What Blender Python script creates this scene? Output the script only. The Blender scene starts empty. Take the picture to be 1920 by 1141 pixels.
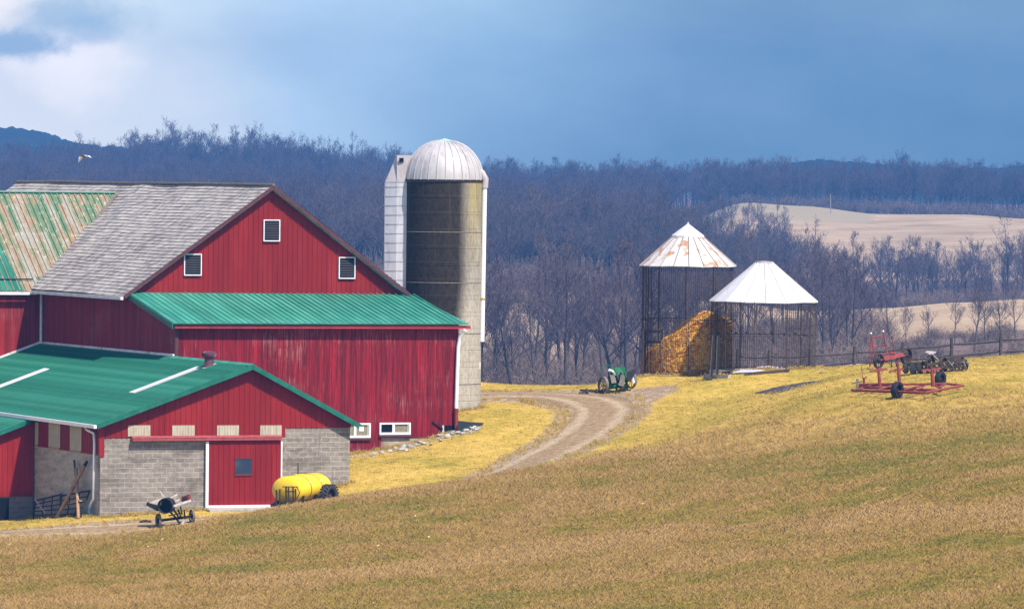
import bpy, bmesh, math, random
import numpy as np
from mathutils import Vector as V, Matrix
random.seed(7); rng = np.random.default_rng(7)
sc = bpy.context.scene
COL = sc.collection
rad = math.radians

# ------------------------------------------------------------------ camera
W, H, F = 1920.0, 1141.0, 11000.0
CX, CY = W/2, H/2
CZ = 13.3
A = (CY-340)/F
ROLL = 0.010
FWD = V((0, math.cos(A), -math.sin(A)))
_U0 = V((0, math.sin(A), math.cos(A))); _R0 = V((1, 0, 0))
RIGHT = _R0*math.cos(ROLL) + _U0*math.sin(ROLL)
UP = _U0*math.cos(ROLL) - _R0*math.sin(ROLL)
CAM = V((0, 0, CZ))
def ray(px, py): return FWD + RIGHT*((px-CX)/F) - UP*((py-CY)/F)
def P(px, py, D):
    r = ray(px, py); return CAM + r*(D/r.y)
cd = bpy.data.cameras.new('camera'); cam = bpy.data.objects.new('camera', cd); COL.objects.link(cam)
cd.sensor_width = 36; cd.lens = 36*F/W; cd.clip_start = 1; cd.clip_end = 12000
M3 = Matrix((RIGHT, UP, -FWD)).transposed()
cam.matrix_world = Matrix.Translation(CAM) @ M3.to_4x4()
sc.camera = cam

# ------------------------------------------------------------------ building frame
TH = rad(22.25)
D1 = V((-math.sin(TH), math.cos(TH), 0)); D2 = V((math.cos(TH), math.sin(TH), 0)); ZZ = V((0, 0, 1))
O = P(187, 970, 240.0)
def B(s, t, z): return V((O.x, O.y, 0)) + D1*s + D2*t + ZZ*z
def hit(px, py, p0, n):
    r = ray(px, py); return CAM + r*((p0-CAM).dot(n)/r.dot(n))
def st(p):
    q = p - V((O.x, O.y, 0)); return q.dot(D1), q.dot(D2), p.z
def on_s(px, py, s): return st(hit(px, py, B(s, 0, 0), D1))
def on_t(px, py, t): return st(hit(px, py, B(0, t, 0), D2))

# ------------------------------------------------------------------ mesh builder
class MB:
    def __init__(s, mtx=None):
        s.v = []; s.f = []; s.uv = []; s.m = mtx
    def tr(s, p):
        p = V(p); return s.m @ p if s.m else p
    def poly(s, pts, uv=None):
        i = len(s.v); pts = [s.tr(p) for p in pts]
        s.v += pts; s.f.append(list(range(i, i+len(pts))))
        if uv is None:
            n = V((0, 0, 0))
            for a in range(len(pts)):
                p, q = pts[a], pts[(a+1) % len(pts)]
                n += V(((p.y-q.y)*(p.z+q.z), (p.z-q.z)*(p.x+q.x), (p.x-q.x)*(p.y+q.y)))
            n = n.normalized() if n.length > 1e-12 else V((0, 0, 1))
            u = V((0, 0, 1)).cross(n)
            u = u.normalized() if u.length > 0.05 else V((1, 0, 0))
            w = n.cross(u)
            uv = [(p.dot(u), p.dot(w)) for p in pts]
        s.uv.append(uv); return s
    def raw(s, verts, faces):
        i = len(s.v); vs = [s.tr(p) for p in verts]; s.v += vs
        for f in faces:
            s.f.append([i+k for k in f]); s.uv.append([(vs[k].x+vs[k].y, vs[k].z) for k in f])
        return s
    def slab(s, pts, off):
        pts = [V(p) for p in pts]; off = V(off); q = [p+off for p in pts]
        n = V((0, 0, 0))
        for a in range(len(pts)):
            n += pts[a].cross(pts[(a+1) % len(pts)])
        if n.dot(off) > 0: pts, q = pts[::-1], q[::-1]
        s.poly(pts); s.poly(q[::-1])
        k = len(pts)
        for a in range(k):
            b = (a+1) % k; s.poly([pts[b], pts[a], q[a], q[b]])
        return s
    def box(s, c, ax, ay, az):   # centre + three half axes
        c, ax, ay, az = V(c), V(ax), V(ay), V(az)
        return s.slab([c-ax-ay-az, c+ax-ay-az, c+ax+ay-az, c-ax+ay-az], az*2)
    def bar(s, p, q, w, h=None, up=(0, 0, 1)):
        p, q = V(p), V(q); h = h or w; d = (q-p).normalized(); u = V(up)
        if abs(d.dot(u)) > .95: u = V((0.3, 1, 0))
        x = d.cross(u).normalized()*w/2; y = x.cross(d).normalized()*h/2
        return s.slab([p-x-y, p+x-y, p+x+y, p-x+y], q-p)
    def tube(s, pts, r, n=6, cap=True):
        pts = [V(p) for p in pts]; k = len(pts)
        rs = r if isinstance(r, (list, tuple)) else [r]*k
        vs = []; pu = None
        for i, p in enumerate(pts):
            d = (pts[min(i+1, k-1)]-pts[max(i-1, 0)])
            d = d.normalized() if d.length > 1e-9 else V((0, 0, 1))
            if pu is None:
                pu = V((0, 0, 1)) if abs(d.z) < .9 else V((1, 0, 0))
            x = d.cross(pu)
            x = x.normalized() if x.length > 1e-6 else d.orthogonal().normalized()
            y = x.cross(d); pu = y
            for j in range(n):
                a = 2*math.pi*j/n; vs.append(p + (x*math.cos(a)+y*math.sin(a))*rs[i])
        fs = []
        for i in range(k-1):
            for j in range(n):
                b = (j+1) % n; fs.append([i*n+j, i*n+b, (i+1)*n+b, (i+1)*n+j])
        if cap: fs.append(list(range(n))[::-1]); fs.append([(k-1)*n+j for j in range(n)])
        return s.raw(vs, [f[::-1] for f in fs])
    def lathe(s, c, axis, prof, n=24, x=None, sx=1.0, sy=1.0):   # prof: (r, h) along axis
        c, axis = V(c), V(axis).normalized()
        x = V(x).normalized() if x else axis.orthogonal().normalized(); y = axis.cross(x)
        vs = []; fs = []
        for r, h in prof:
            for j in range(n):
                a = 2*math.pi*j/n; vs.append(c+axis*h+x*(r*sx*math.cos(a))+y*(r*sy*math.sin(a)))
        for i in range(len(prof)-1):
            for j in range(n):
                b = (j+1) % n; fs.append([i*n+j, i*n+b, (i+1)*n+b, (i+1)*n+j])
        if abs(prof[0][0]-prof[-1][0]) < .05 and abs(prof[0][1]-prof[-1][1]) < .1: return s.raw(vs, fs)   # a ring: no caps
        if prof[0][0] > 1e-6: fs.append(list(range(n))[::-1])
        if prof[-1][0] > 1e-6: fs.append([(len(prof)-1)*n+j for j in range(n)])
        return s.raw(vs, fs)
    def build(s, name, mat, parent=None, smooth=None, label=None):
        o0 = V((0, 0, 0))
        r = parent
        while r is not None: o0 = o0 + r.location; r = r.parent
        me = bpy.data.meshes.new(name)
        me.from_pydata([tuple(p-o0) for p in s.v], [], s.f)
        uvl = me.uv_layers.new(name='UVMap')
        flat = [c for f in s.uv for q in f for c in q]
        if len(flat) == 2*len(me.loops): uvl.data.foreach_set('uv', flat)
        if mat: me.materials.append(mat)
        if smooth:
            me.shade_smooth(); me.set_sharp_from_angle(angle=smooth)
        o = bpy.data.objects.new(name, me); COL.objects.link(o)
        if parent is not None: o.parent = parent
        if label: o['label'] = label
        return o
def tag(o, label=None, cat=None, group=None, kind=None):
    if label: o['label'] = label
    if cat: o['category'] = cat
    if group: o['group'] = group
    if kind: o['kind'] = kind
    return o
def thing(name, label, cat, loc, group=None):
    o = bpy.data.objects.new(name, None); COL.objects.link(o); o.location = V(loc); o.empty_display_size = .2
    return tag(o, label, cat, group)
def clip(poly, a, b, c):    # keep a*x+b*y+c >= 0 (2D)
    out = []
    for i in range(len(poly)):
        p, q = poly[i], poly[(i+1) % len(poly)]
        dp, dq = a*p[0]+b*p[1]+c, a*q[0]+b*q[1]+c
        if dp >= 0: out.append(p)
        if dp*dq < 0:
            t = dp/(dp-dq); out.append((p[0]+(q[0]-p[0])*t, p[1]+(q[1]-p[1])*t))
    return out
def ribs(mb, poly3, u, v, n, pitch=.23, w=.035, h=.018, both=False):
    """raised ribs along v on a planar convex polygon"""
    u, v, n = V(u).normalized(), V(v).normalized(), V(n).normalized(); o = V(poly3[0])
    p2 = [((V(p)-o).dot(u), (V(p)-o).dot(v)) for p in poly3]
    lo, hi = min(p[0] for p in p2), max(p[0] for p in p2)
    x = math.ceil((lo+.03)/pitch)*pitch
    while x < hi-.02:
        band = clip(clip(p2, 1, 0, -(x-w/2)), -1, 0, x+w/2)
        if len(band) >= 3:
            y0, y1 = min(p[1] for p in band)+.004, max(p[1] for p in band)-.004
            a, b = o+u*x+v*y0, o+u*x+v*y1
            if y1-y0 > .05:
                mb.slab([a-u*w/2, a+u*w/2, b+u*w/2, b-u*w/2], n*h)
        x += pitch
def wheel(mb_rim, mb_tyre, c, ax, R, wd, spokes=0, hub=.06, rimr=None, tw=None):
    pass
# ------------------------------------------------------------------ materials
class N:
    def __init__(s, name):
        s.m = bpy.data.materials.new(name); s.m.use_nodes = True; s.t = s.m.node_tree
        s.b = s.t.nodes['Principled BSDF']
    def n(s, typ, **kw):
        nd = s.t.nodes.new('ShaderNode'+typ)
        for k, v in kw.items():
            if k in nd.inputs.keys(): nd.inputs[k].default_value = v
            else: setattr(nd, k, v)
        return nd
    def l(s, a, b): s.t.links.new(a, b)
    def pos(s): return s.n('NewGeometry').outputs['Position']
    def obj(s): return s.n('TexCoord').outputs['Object']
    def uv(s): return s.n('TexCoord').outputs['UV']
    def map(s, vec, scale=(1, 1, 1), rot=(0, 0, 0), loc=(0, 0, 0)):
        m = s.n('Mapping'); m.inputs['Scale'].default_value = scale; m.inputs['Rotation'].default_value = rot
        m.inputs['Location'].default_value = loc; s.l(vec, m.inputs['Vector']); return m.outputs[0]
    def noise(s, vec, scale, detail=4, rough=.6):
        k = s.n('TexNoise'); k.inputs['Scale'].default_value = scale; k.inputs['Detail'].default_value = detail
        k.inputs['Roughness'].default_value = rough; s.l(vec, k.inputs['Vector']); return k.outputs['Fac']
    def ramp(s, fac, stops):
        r = s.n('ValToRGB'); e = r.color_ramp.elements
        while len(e) > 1: e.remove(e[-1])
        for i, (p, c) in enumerate(stops):
            if i == 0: x = e[0]; x.position = p
            else: x = e.new(p)
            x.color = (*c, 1) if len(c) == 3 else c
        s.l(fac, r.inputs['Fac']); return r.outputs['Color']
    def mix(s, fac, a, b, mode='MIX'):
        m = s.n('Mix'); m.data_type = 'RGBA'; m.blend_type = mode
        for sock, val in ((m.inputs[0], fac), (m.inputs[6], a), (m.inputs[7], b)):
            if isinstance(val, (int, float)): sock.default_value = val
            elif isinstance(val, (tuple, list)): sock.default_value = (*val, 1) if len(val) == 3 else val
            else: s.l(val, sock)
        return m.outputs[2]
    def math(s, op, a, b=0.0, clamp=False):
        m = s.n('Math'); m.operation = op; m.use_clamp = clamp
        for sock, val in ((m.inputs[0], a), (m.inputs[1], b)):
            if isinstance(val, (int, float)): sock.default_value = val
            else: s.l(val, sock)
        return m.outputs[0]
    def sstep(s, x, a, b):
        m = s.n('MapRange'); m.interpolation_type = 'SMOOTHSTEP'
        s.l(x, m.inputs[0]); m.inputs[1].default_value = a; m.inputs[2].default_value = b; return m.outputs[0]
    def sep(s, vec):
        k = s.n('SeparateXYZ'); s.l(vec, k.inputs[0]); return k.outputs
    def bump(s, h, strength=.3, dist=.02):
        b = s.n('Bump'); b.inputs['Strength'].default_value = strength; b.inputs['Distance'].default_value = dist
        s.l(h, b.inputs['Height']); s.l(b.outputs[0], s.b.inputs['Normal'])
    def out(s, col, rough=.7, metal=0.0, spec=.3):
        if isinstance(col, (tuple, list)): s.b.inputs['Base Color'].default_value = (*col, 1)
        else: s.l(col, s.b.inputs['Base Color'])
        s.b.inputs['Roughness'].default_value = rough; s.b.inputs['Metallic'].default_value = metal
        s.b.inputs['Specular IOR Level'].default_value = spec
        return s.m
MAT = {}
def simple(name, c, rough=.6, metal=0, var=.25, scale=3.0, dirt=None, dscale=1.2, spec=.3, bump=0):
    n = N(name); o = n.pos()
    f = n.noise(o, scale, 5)
    a = tuple(x*(1-var) for x in c); b = tuple(min(1, x*(1+var)) for x in c)
    col = n.ramp(f, [(.3, a), (.7, b)])
    if dirt:
        g = n.noise(o, dscale, 6, .7); col = n.mix(n.sstep(g, .5, .68), col, dirt)
    if bump: n.bump(f, bump)
    MAT[name] = n.out(col, rough, metal, spec); return MAT[name]

# red sheet metal siding
def metal_paint(name, c, fade, rough=.45):
    n = N(name); uv = n.uv()
    f1 = n.noise(n.map(uv, (1.2, .25, 1)), 1.5, 5); f2 = n.noise(uv, 14, 3)
    col = n.mix(n.sstep(f1, .35, .75), c, fade)
    col = n.mix(n.math('MULTIPLY', n.sstep(f2, .62, .75), .25), col, tuple(x*.55 for x in c))
    st = n.noise(n.map(uv, (7, .35, 1)), 1.3, 4, .65); col = n.mix(n.math('MULTIPLY', n.sstep(st, .55, .72), .28), col, tuple(x*.5+.02 for x in c))
    # each sheet is 0.92 m wide and weathers a little differently
    br = n.n('TexBrick'); n.l(uv, br.inputs['Vector'])
    br.inputs['Scale'].default_value = 1; br.inputs['Brick Width'].default_value = .92; br.inputs['Row Height'].default_value = 40
    br.inputs['Mortar Size'].default_value = 0; br.offset = 0
    br.inputs['Color1'].default_value = (.84, .84, .84, 1); br.inputs['Color2'].default_value = (1.1, 1.1, 1.1, 1)
    col = n.mix(1.0, col, br.outputs['Color'], 'MULTIPLY')
    MAT[name] = n.out(col, rough, 0, .16)
metal_paint('red_siding', (.205, .009, .008), (.255, .017, .014), .6)
metal_paint('green_roof', (.014, .125, .085), (.048, .215, .155), .45)
metal_paint('green_roof_pale', (.032, .205, .145), (.075, .31, .235), .45)
simple('green_trim', (.012, .12, .085), .45)
simple('red_trim', (.33, .03, .04), .5)
simple('red_fascia', (.20, .022, .028), .6)
simple('dark_red', (.085, .028, .032), .7)
# old red boards
def boards(name, dark, lit, grey, amt):
    n = N(name); uv = n.uv()
    s1 = n.noise(n.map(uv, (5.5, .28, 1)), 1.6, 7, .72)
    s2 = n.noise(n.map(uv, (16, .5, 1)), 1.5, 5, .7)
    big = n.noise(n.map(uv, (.35, .5, 1)), 1.0, 4)
    br = n.n('TexBrick'); n.l(uv, br.inputs['Vector'])
    br.inputs['Scale'].default_value = 1; br.inputs['Brick Width'].default_value = .24; br.inputs['Row Height'].default_value = 40
    br.inputs['Mortar Size'].default_value = .006; br.inputs['Mortar Smooth'].default_value = .2; br.offset = 0
    br.inputs['Color1'].default_value = (.72, .72, .72, 1); br.inputs['Color2'].default_value = (1.15, 1.15, 1.15, 1)
    br.inputs['Mortar'].default_value = (.35, .3, .3, 1)
    col = n.mix(n.sstep(s1, .32, .68), dark, lit)
    pk = n.math('ADD', n.math('MULTIPLY', s2, .62), n.math('MULTIPLY', big, .42))
    col = n.mix(n.math('MULTIPLY', n.sstep(pk, .555, .66), amt), col, grey)
    col = n.mix(1.0, col, br.outputs['Color'], 'MULTIPLY')
    n.bump(s2, .35, .02)
    MAT[name] = n.out(col, .78, 0, .15)
boards('old_boards', (.085, .006, .010), (.27, .011, .019), (.34, .15, .14), .8)
boards('old_boards_dark', (.17, .011, .012), (.29, .019, .022), (.27, .13, .11), .5)
# slates
n = N('slate'); uv = n.uv()
br = n.n('TexBrick'); n.l(uv, br.inputs['Vector'])
br.inputs['Scale'].default_value = 1; br.inputs['Brick Width'].default_value = .30; br.inputs['Row Height'].default_value = .24
br.inputs['Mortar Size'].default_value = .006; br.offset = .5
br.inputs['Color1'].default_value = (0, 0, 0, 1); br.inputs['Color2'].default_value = (1, 1, 1, 1); br.inputs['Mortar'].default_value = (.3, .3, .3, 1)
pat = n.noise(n.map(uv, (.25, .10, 1)), 1.5, 5, .65)
tone = n.math('ADD', n.math('MULTIPLY', n.sep(br.outputs['Color'])[0], .30), n.math('MULTIPLY', pat, .85))
col = n.ramp(tone, [(.28, (.15, .125, .13)), (.48, (.265, .23, .22)), (.62, (.37, .33, .30)), (.85, (.49, .44, .39))])
red = n.noise(n.map(uv, (.5, .9, 1)), 1.1, 4)
col = n.mix(n.math('MULTIPLY', n.sstep(red, .60, .72), .45), col, (.30, .13, .13))
col = n.mix(n.math('MULTIPLY', br.outputs['Fac'], .5), col, (.07, .06, .06))
n.bump(n.noise(uv, 9, 4), .3, .02); MAT['slate'] = n.out(col, .62, 0, .35)
# rusty green wing roof
n = N('rusty_green'); uv = n.uv(); sw = n.map(uv, (1, 1, 1), (0, 0, rad(90)))
br = n.n('TexBrick'); n.l(sw, br.inputs['Vector'])
br.inputs['Scale'].default_value = 1; br.inputs['Brick Width'].default_value = 3.6; br.inputs['Row Height'].default_value = .29
br.inputs['Mortar Size'].default_value = 0; br.offset = .37
br.inputs['Color1'].default_value = (0, 0, 0, 1); br.inputs['Color2'].default_value = (1, 1, 1, 1)
f = n.math('ADD', n.math('MULTIPLY', n.sep(br.outputs['Color'])[0], .30), n.math('MULTIPLY', n.noise(n.map(uv, (1.6, .5, 1)), 1.3, 8, .8), .82))
col = n.ramp(f, [(.36, (.05, .13, .075)), (.47, (.09, .15, .08)), (.54, (.16, .17, .095)), (.60, (.25, .15, .09)), (.67, (.25, .215, .16)), (.74, (.24, .25, .22)), (.84, (.27, .15, .095))])
fl = n.noise(n.map(uv, (9, 1.5, 1)), 1.5, 4, .7)
col = n.mix(n.math('MULTIPLY', n.sstep(fl, .55, .66), .6), col, (.58, .55, .48))
MAT['rusty_green'] = n.out(col, .6, 0, .3)
# concrete block
def blocks(name, c1, c2, mortar, bw=.4, rh=.2, dirt=(.10, .09, .075)):
    n = N(name); uv = n.uv()
    br = n.n('TexBrick'); n.l(uv, br.inputs['Vector'])
    br.inputs['Scale'].default_value = 1; br.inputs['Brick Width'].default_value = bw; br.inputs['Row Height'].default_value = rh
    br.inputs['Mortar Size'].default_value = .017; br.inputs['Mortar Smooth'].default_value = .2; br.offset = .5
    br.inputs['Color1'].default_value = (*c1, 1); br.inputs['Color2'].default_value = (*c2, 1); br.inputs['Mortar'].default_value = (*mortar, 1)
    d = n.noise(n.map(uv, (.5, 1.3, 1)), 1.2, 6, .7); d2 = n.noise(n.map(uv, (3.2, 6.5, 1)), 1, 3)
    col = n.mix(n.math('MULTIPLY', n.sstep(d, .46, .66), .65), br.outputs['Color'], dirt)
    col = n.mix(n.math('MULTIPLY', n.sstep(d2, .48, .66), .4), col, tuple(x*1.2 for x in dirt))
    dr = n.noise(n.map(uv, (4.0, .22, 1)), 1.3, 4)
    col = n.mix(n.math('MULTIPLY', n.sstep(dr, .62, .72), .45), col, tuple(x*.9 for x in dirt))
    n.bump(n.math('MULTIPLY', br.outputs['Fac'], -1.0), .5, .01)
    MAT[name] = n.out(col, .85, 0, .15)
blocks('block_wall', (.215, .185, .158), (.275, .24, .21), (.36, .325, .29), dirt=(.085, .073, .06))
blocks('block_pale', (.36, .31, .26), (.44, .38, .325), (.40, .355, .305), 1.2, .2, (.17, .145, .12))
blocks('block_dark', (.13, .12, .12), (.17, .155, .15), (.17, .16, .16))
simple('stone_base', (.40, .32, .25), .9, 0, .3, 4, (.22, .15, .11), 2.0, .1, .4)
simple('concrete', (.36, .33, .29), .9, 0, .2, 5, (.2, .18, .15), 2, .1, .3)
# translucent ribbed panels (dirty fibreglass)
n = N('fibreglass'); uv = n.uv()
f = n.noise(n.map(uv, (6, 1, 1)), 1.6, 4); col = n.ramp(f, [(.3, (.33, .28, .205)), (.7, (.52, .47, .37))])
MAT['fibreglass'] = n.out(col, .4, 0, .4)
simple('skylight', (.55, .53, .57), .35, 0, .08, 2)
simple('white_paint', (.72, .73, .78), .5, 0, .08, 2)
simple('white_dirty', (.66, .64, .66), .5, 0, .12, 2.5, (.42, .38, .34), 1.5)
simple('blue_pipe', (.20, .50, .68), .4)
n = N('window_glass'); MAT['window_glass'] = n.out((.025, .04, .075), .12, 0, .6)
simple('window_board', (.20, .185, .125), .7, 0, .2, 6)
n = N('dark_opening'); MAT['dark_opening'] = n.out((.006, .007, .010), .9, 0, .1)
simple('louver', (.018, .015, .02), .7)
simple('maroon', (.10, .035, .05), .4, 0, .2, 5)
# silo concrete
n = N('silo_concrete'); o = n.obj(); xyz = n.sep(o)
blot = n.noise(n.map(o, (1.3, 1.3, .25)), 1.4, 7, .72)
fine = n.noise(n.map(o, (5, 5, 2.0)), 2.0, 5, .7)
base = n.ramp(fine, [(.3, (.25, .22, .18)), (.5, (.37, .335, .28)), (.75, (.48, .44, .38))])
zt = n.math('ADD', n.math('MULTIPLY', n.sstep(xyz[2], 1.5, 7.0), .36), n.math('MULTIPLY', blot, .55))
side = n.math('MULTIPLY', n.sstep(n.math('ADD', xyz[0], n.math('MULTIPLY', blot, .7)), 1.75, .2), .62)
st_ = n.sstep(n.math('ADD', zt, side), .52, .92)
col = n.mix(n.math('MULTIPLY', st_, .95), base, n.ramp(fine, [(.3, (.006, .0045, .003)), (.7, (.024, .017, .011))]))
vst = n.noise(n.map(o, (4.5, 4.5, .18)), 1.6, 4)
col = n.mix(n.math('MULTIPLY', n.math('MULTIPLY', n.sstep(vst, .56, .68), n.sstep(xyz[2], 4.5, 9.5)), .65), col, (.07, .052, .04))
yl = n.math('MULTIPLY', n.math('MULTIPLY', n.sstep(xyz[0], .95, 1.35), n.sstep(xyz[2], 7.0, 10.0)), n.sstep(vst, .40, .55))
col = n.mix(n.math('MULTIPLY', yl, .55), col, (.33, .26, .05))
wv = n.n('TexWave'); wv.wave_type = 'BANDS'; wv.bands_direction = 'Z'; wv.wave_profile = 'SAW'
wv.inputs['Scale'].default_value = .42; wv.inputs['Distortion'].default_value = .15; n.l(o, wv.inputs['Vector'])
col = n.mix(n.math('MULTIPLY', n.sstep(wv.outputs['Fac'], .955, .985), .45), col, (.10, .08, .065))
n.bump(fine, .4, .03); MAT['silo_concrete'] = n.out(col, .95, 0, .03)
# galvanised metal
def galv(name, c, rough=.45, metal=.0, streak=None):
    n = N(name); o = n.obj()
    f = n.noise(n.map(o, (3, 3, .8)), 1.5, 5); col = n.ramp(f, [(.3, tuple(x*.82 for x in c)), (.7, c)])
    if streak: col = n.mix(n.math('MULTIPLY', n.sstep(n.noise(n.map(o, (2, 2, .5)), 1.3, 6, .7), .52, .66), .6), col, streak)
    MAT[name] = n.out(col, rough, metal, .5)
galv('dome_metal', (.47, .44, .45), .42, .1, (.25, .22, .23))
galv('chute_metal', (.56, .56, .61), .5, 0, (.36, .38, .44))
galv('hood_metal', (.44, .40, .42), .6, 0, (.30, .26, .26))
galv('crib_roof_clean', (.60, .59, .63), .45, .05)
simple('seam_dark', (.20, .15, .13), .7)
n = N('crib_roof_rusty'); o = n.obj()
f = n.noise(n.map(o, (3, 3, .8)), 1.5, 5); col = n.ramp(f, [(.3, (.46, .43, .42)), (.7, (.58, .55, .53))])
r1 = n.noise(n.map(o, (1.5, 1.5, .8), (0, 0, 0), (.3, 5.2, .4)), 1.05, 6, .62)
col = n.mix(n.math('MULTIPLY', n.sstep(r1, .53, .63), .9), col, (.36, .16, .065)); MAT['crib_roof_rusty'] = n.out(col, .55, 0, .35)
simple('cap_green', (.30, .44, .38), .5)
simple('rusty_wire', (.075, .052, .055), .8, 0, .3, 3)
simple('crib_post', (.06, .042, .04), .85, 0, .3, 3)
simple('iron_dark', (.018, .016, .018), .7, 0, .3, 6)
simple('iron_rust', (.055, .036, .028), .85, 0, .4, 7)
simple('iron_grey', (.16, .14, .12), .7, 0, .4, 8, (.10, .06, .04), 4)
simple('steel_worn', (.40, .36, .36), .5, .2, .3, 8)
simple('machine_green', (.008, .13, .05), .5, 0, .35, 5, (.03, .035, .025), 5)
simple('machine_red', (.23, .040, .038), .65, 0, .35, 6, (.11, .04, .03), 5)
simple('machine_pale_red', (.27, .055, .058), .6, 0, .3, 6)
simple('yellow_spoke', (.36, .25, .06), .7)
simple('rubber', (.014, .014, .018), .75, 0, .3, 8)
simple('rubber_dusty', (.05, .047, .05), .85, 0, .4, 6)
n = N('tank_yellow'); f = n.noise(n.obj(), 2, 4); MAT['tank_yellow'] = n.out(n.ramp(f, [(.3, (.72, .47, .008)), (.7, (.80, .54, .02))]), .28, 0, .5)
n.b.inputs['Subsurface Weight'].default_value = .0
simple('pale_board', (.62, .54, .50), .7, 0, .25, 6)
simple('straw', (.40, .30, .17), .9, 0, .4, 5)
simple('post_wood', (.34, .20, .11), .85, 0, .3, 6, (.18, .10, .06), 3)
simple('fence_wood', (.055, .048, .05), .9, 0, .4, 5, (.11, .10, .085), 4)
simple('tarp', (.012, .016, .016), .6)
simple('stone_white', (.52, .50, .48), .9, 0, .3, 9)
simple('rubble', (.34, .31, .29), .9, 0, .5, 2.2)
simple('stone_grey', (.30, .26, .23), .9, 0, .4, 9)
simple('ash', (.045, .038, .046), .97, 0, .7, 3, (.16, .11, .06), 2.5)
simple('bird_dark', (.05, .05, .06), .8); simple('bird_white', (.85, .85, .85), .8, 0, .05)
n = N('corn'); oi = n.n('TexCoord').outputs['Object']
vr = n.n('TexVoronoi'); vr.inputs['Scale'].default_value = 9; n.l(oi, vr.inputs['Vector'])
col = n.ramp(n.sep(vr.outputs['Color'])[0], [(0, (.42, .13, .008)), (.35, (.74, .34, .02)), (.75, (.88, .47, .045)), (1, (.88, .62, .22))])
MAT['corn'] = n.out(col, .6, 0, .3)
# trees
def barkmat(name, a, b):
    n = N(name); oi = n.n('ObjectInfo').outputs['Random']
    f = n.noise(n.obj(), 1.5, 3)
    MAT[name] = n.out(n.mix(n.math('MULTIPLY', n.math('ADD', oi, f), .5), a, b), .9, 0, .1)
barkmat('bark', (.035, .032, .036), (.085, .072, .07))
barkmat('twigs', (.064, .054, .070), (.152, .116, .130))
barkmat('brush', (.13, .092, .085), (.24, .175, .14))
# ------------------------------------------------------------------ terrain
ctrl = []
def cpt(px, py, D): p = P(px, py, D); ctrl.append((p.x, p.y, p.z))
for c in [(187, 968, 240), (387, 951, 242), (520, 948, 243.4), (560, 960, 238.8), (620, 952, 239.5), (460, 972, 238.5), (657, 890, 245), (62, 976, 245.8), (0, 977, 247), (-200, 985, 248),
          (660, 855, 253), (720, 846, 254.3), (780, 835, 255), (855, 810, 256.3), (880, 768, 263), (770, 700, 275),
          (960, 800, 257), (1030, 775, 262), (960, 760, 266), (900, 742, 269), (1180, 738, 270), (1080, 748, 267), (1150, 795, 257),
          (1085, 850, 248), (950, 884, 243), (850, 911, 240), (300, 988, 237.5), (200, 997, 237), (0, 1003, 236.5), (-200, 1008, 236),
          (-200, 1020, 231), (0, 1016, 231), (200, 1011, 231), (330, 992, 231), (450, 966, 231.5), (570, 948, 232.5), (620, 938, 232.5), (740, 920, 233), (850, 906, 234),
          (1000, 878, 238), (1130, 852, 243), (1300, 785, 254), (1400, 735, 264), (1300, 710, 271), (1430, 698, 272), (1530, 690, 274), (1380, 697, 268),
          (1200, 705, 273), (1700, 747, 239), (1600, 735, 243), (1800, 728, 243), (1650, 695, 257), (1800, 690, 256), (1600, 690, 268), (1700, 682, 268), (1900, 667, 274), (2100, 650, 274),
          (0, 1141, 196), (960, 1141, 186), (1920, 1141, 172), (2200, 1141, 168), (-300, 1141, 198), (0, 1075, 213), (960, 1000, 213), (1400, 1000, 205),
          (1900, 900, 205), (1900, 780, 233), (1400, 850, 236), (1650, 830, 229), (600, 1040, 211),
          (900, 729, 275), (1090, 729, 277), (900, 765, 300), (1090, 765, 300), (1300, 735, 300), (1530, 705, 295), (1700, 690, 292), (1920, 680, 296), (2100, 665, 296),
          (0, 900, 300), (500, 850, 300), (800, 740, 300), (700, 800, 270), (400, 880, 270), (0, 950, 270),
          (0, 850, 335), (500, 850, 335), (900, 800, 335), (1300, 790, 335), (1700, 745, 335), (2100, 730, 335)]:
    cpt(*c)
for x in (-60, -25, 0, 25, 60):
    ctrl += [(x, -40, 12.2), (x, 0, 11.6), (x, 40, 8.6), (x, 80, 4.9), (x, 120, 1.7), (x, 150, .3)]
for y in (200, 240, 270, 320):
    ctrl += [(-75, y, -1.5+.02*(y-200)), (75, y, 4+.02*(y-200))]
ctrl = np.array(ctrl)
def _phi(r2): return .5*r2*np.log(r2+1e-9)
_xy = ctrl[:, :2]/100.0
_K = _phi(((_xy[:, None]-_xy[None])**2).sum(-1)) + np.eye(len(ctrl))*2e-4
_Pm = np.c_[np.ones(len(ctrl)), _xy]
_S = np.block([[_K, _Pm], [_Pm.T, np.zeros((3, 3))]])
_c = np.linalg.solve(_S, np.r_[ctrl[:, 2], 0, 0, 0])
def z_near(x, y):
    x = np.asarray(x, float); y = np.asarray(y, float)
    q = np.stack([x.ravel(), y.ravel()], -1)/100.0
    r2 = ((q[:, None]-_xy[None])**2).sum(-1)
    return (_phi(r2)@_c[:len(ctrl)] + _c[-3] + q@_c[-2:]).reshape(x.shape)
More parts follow.
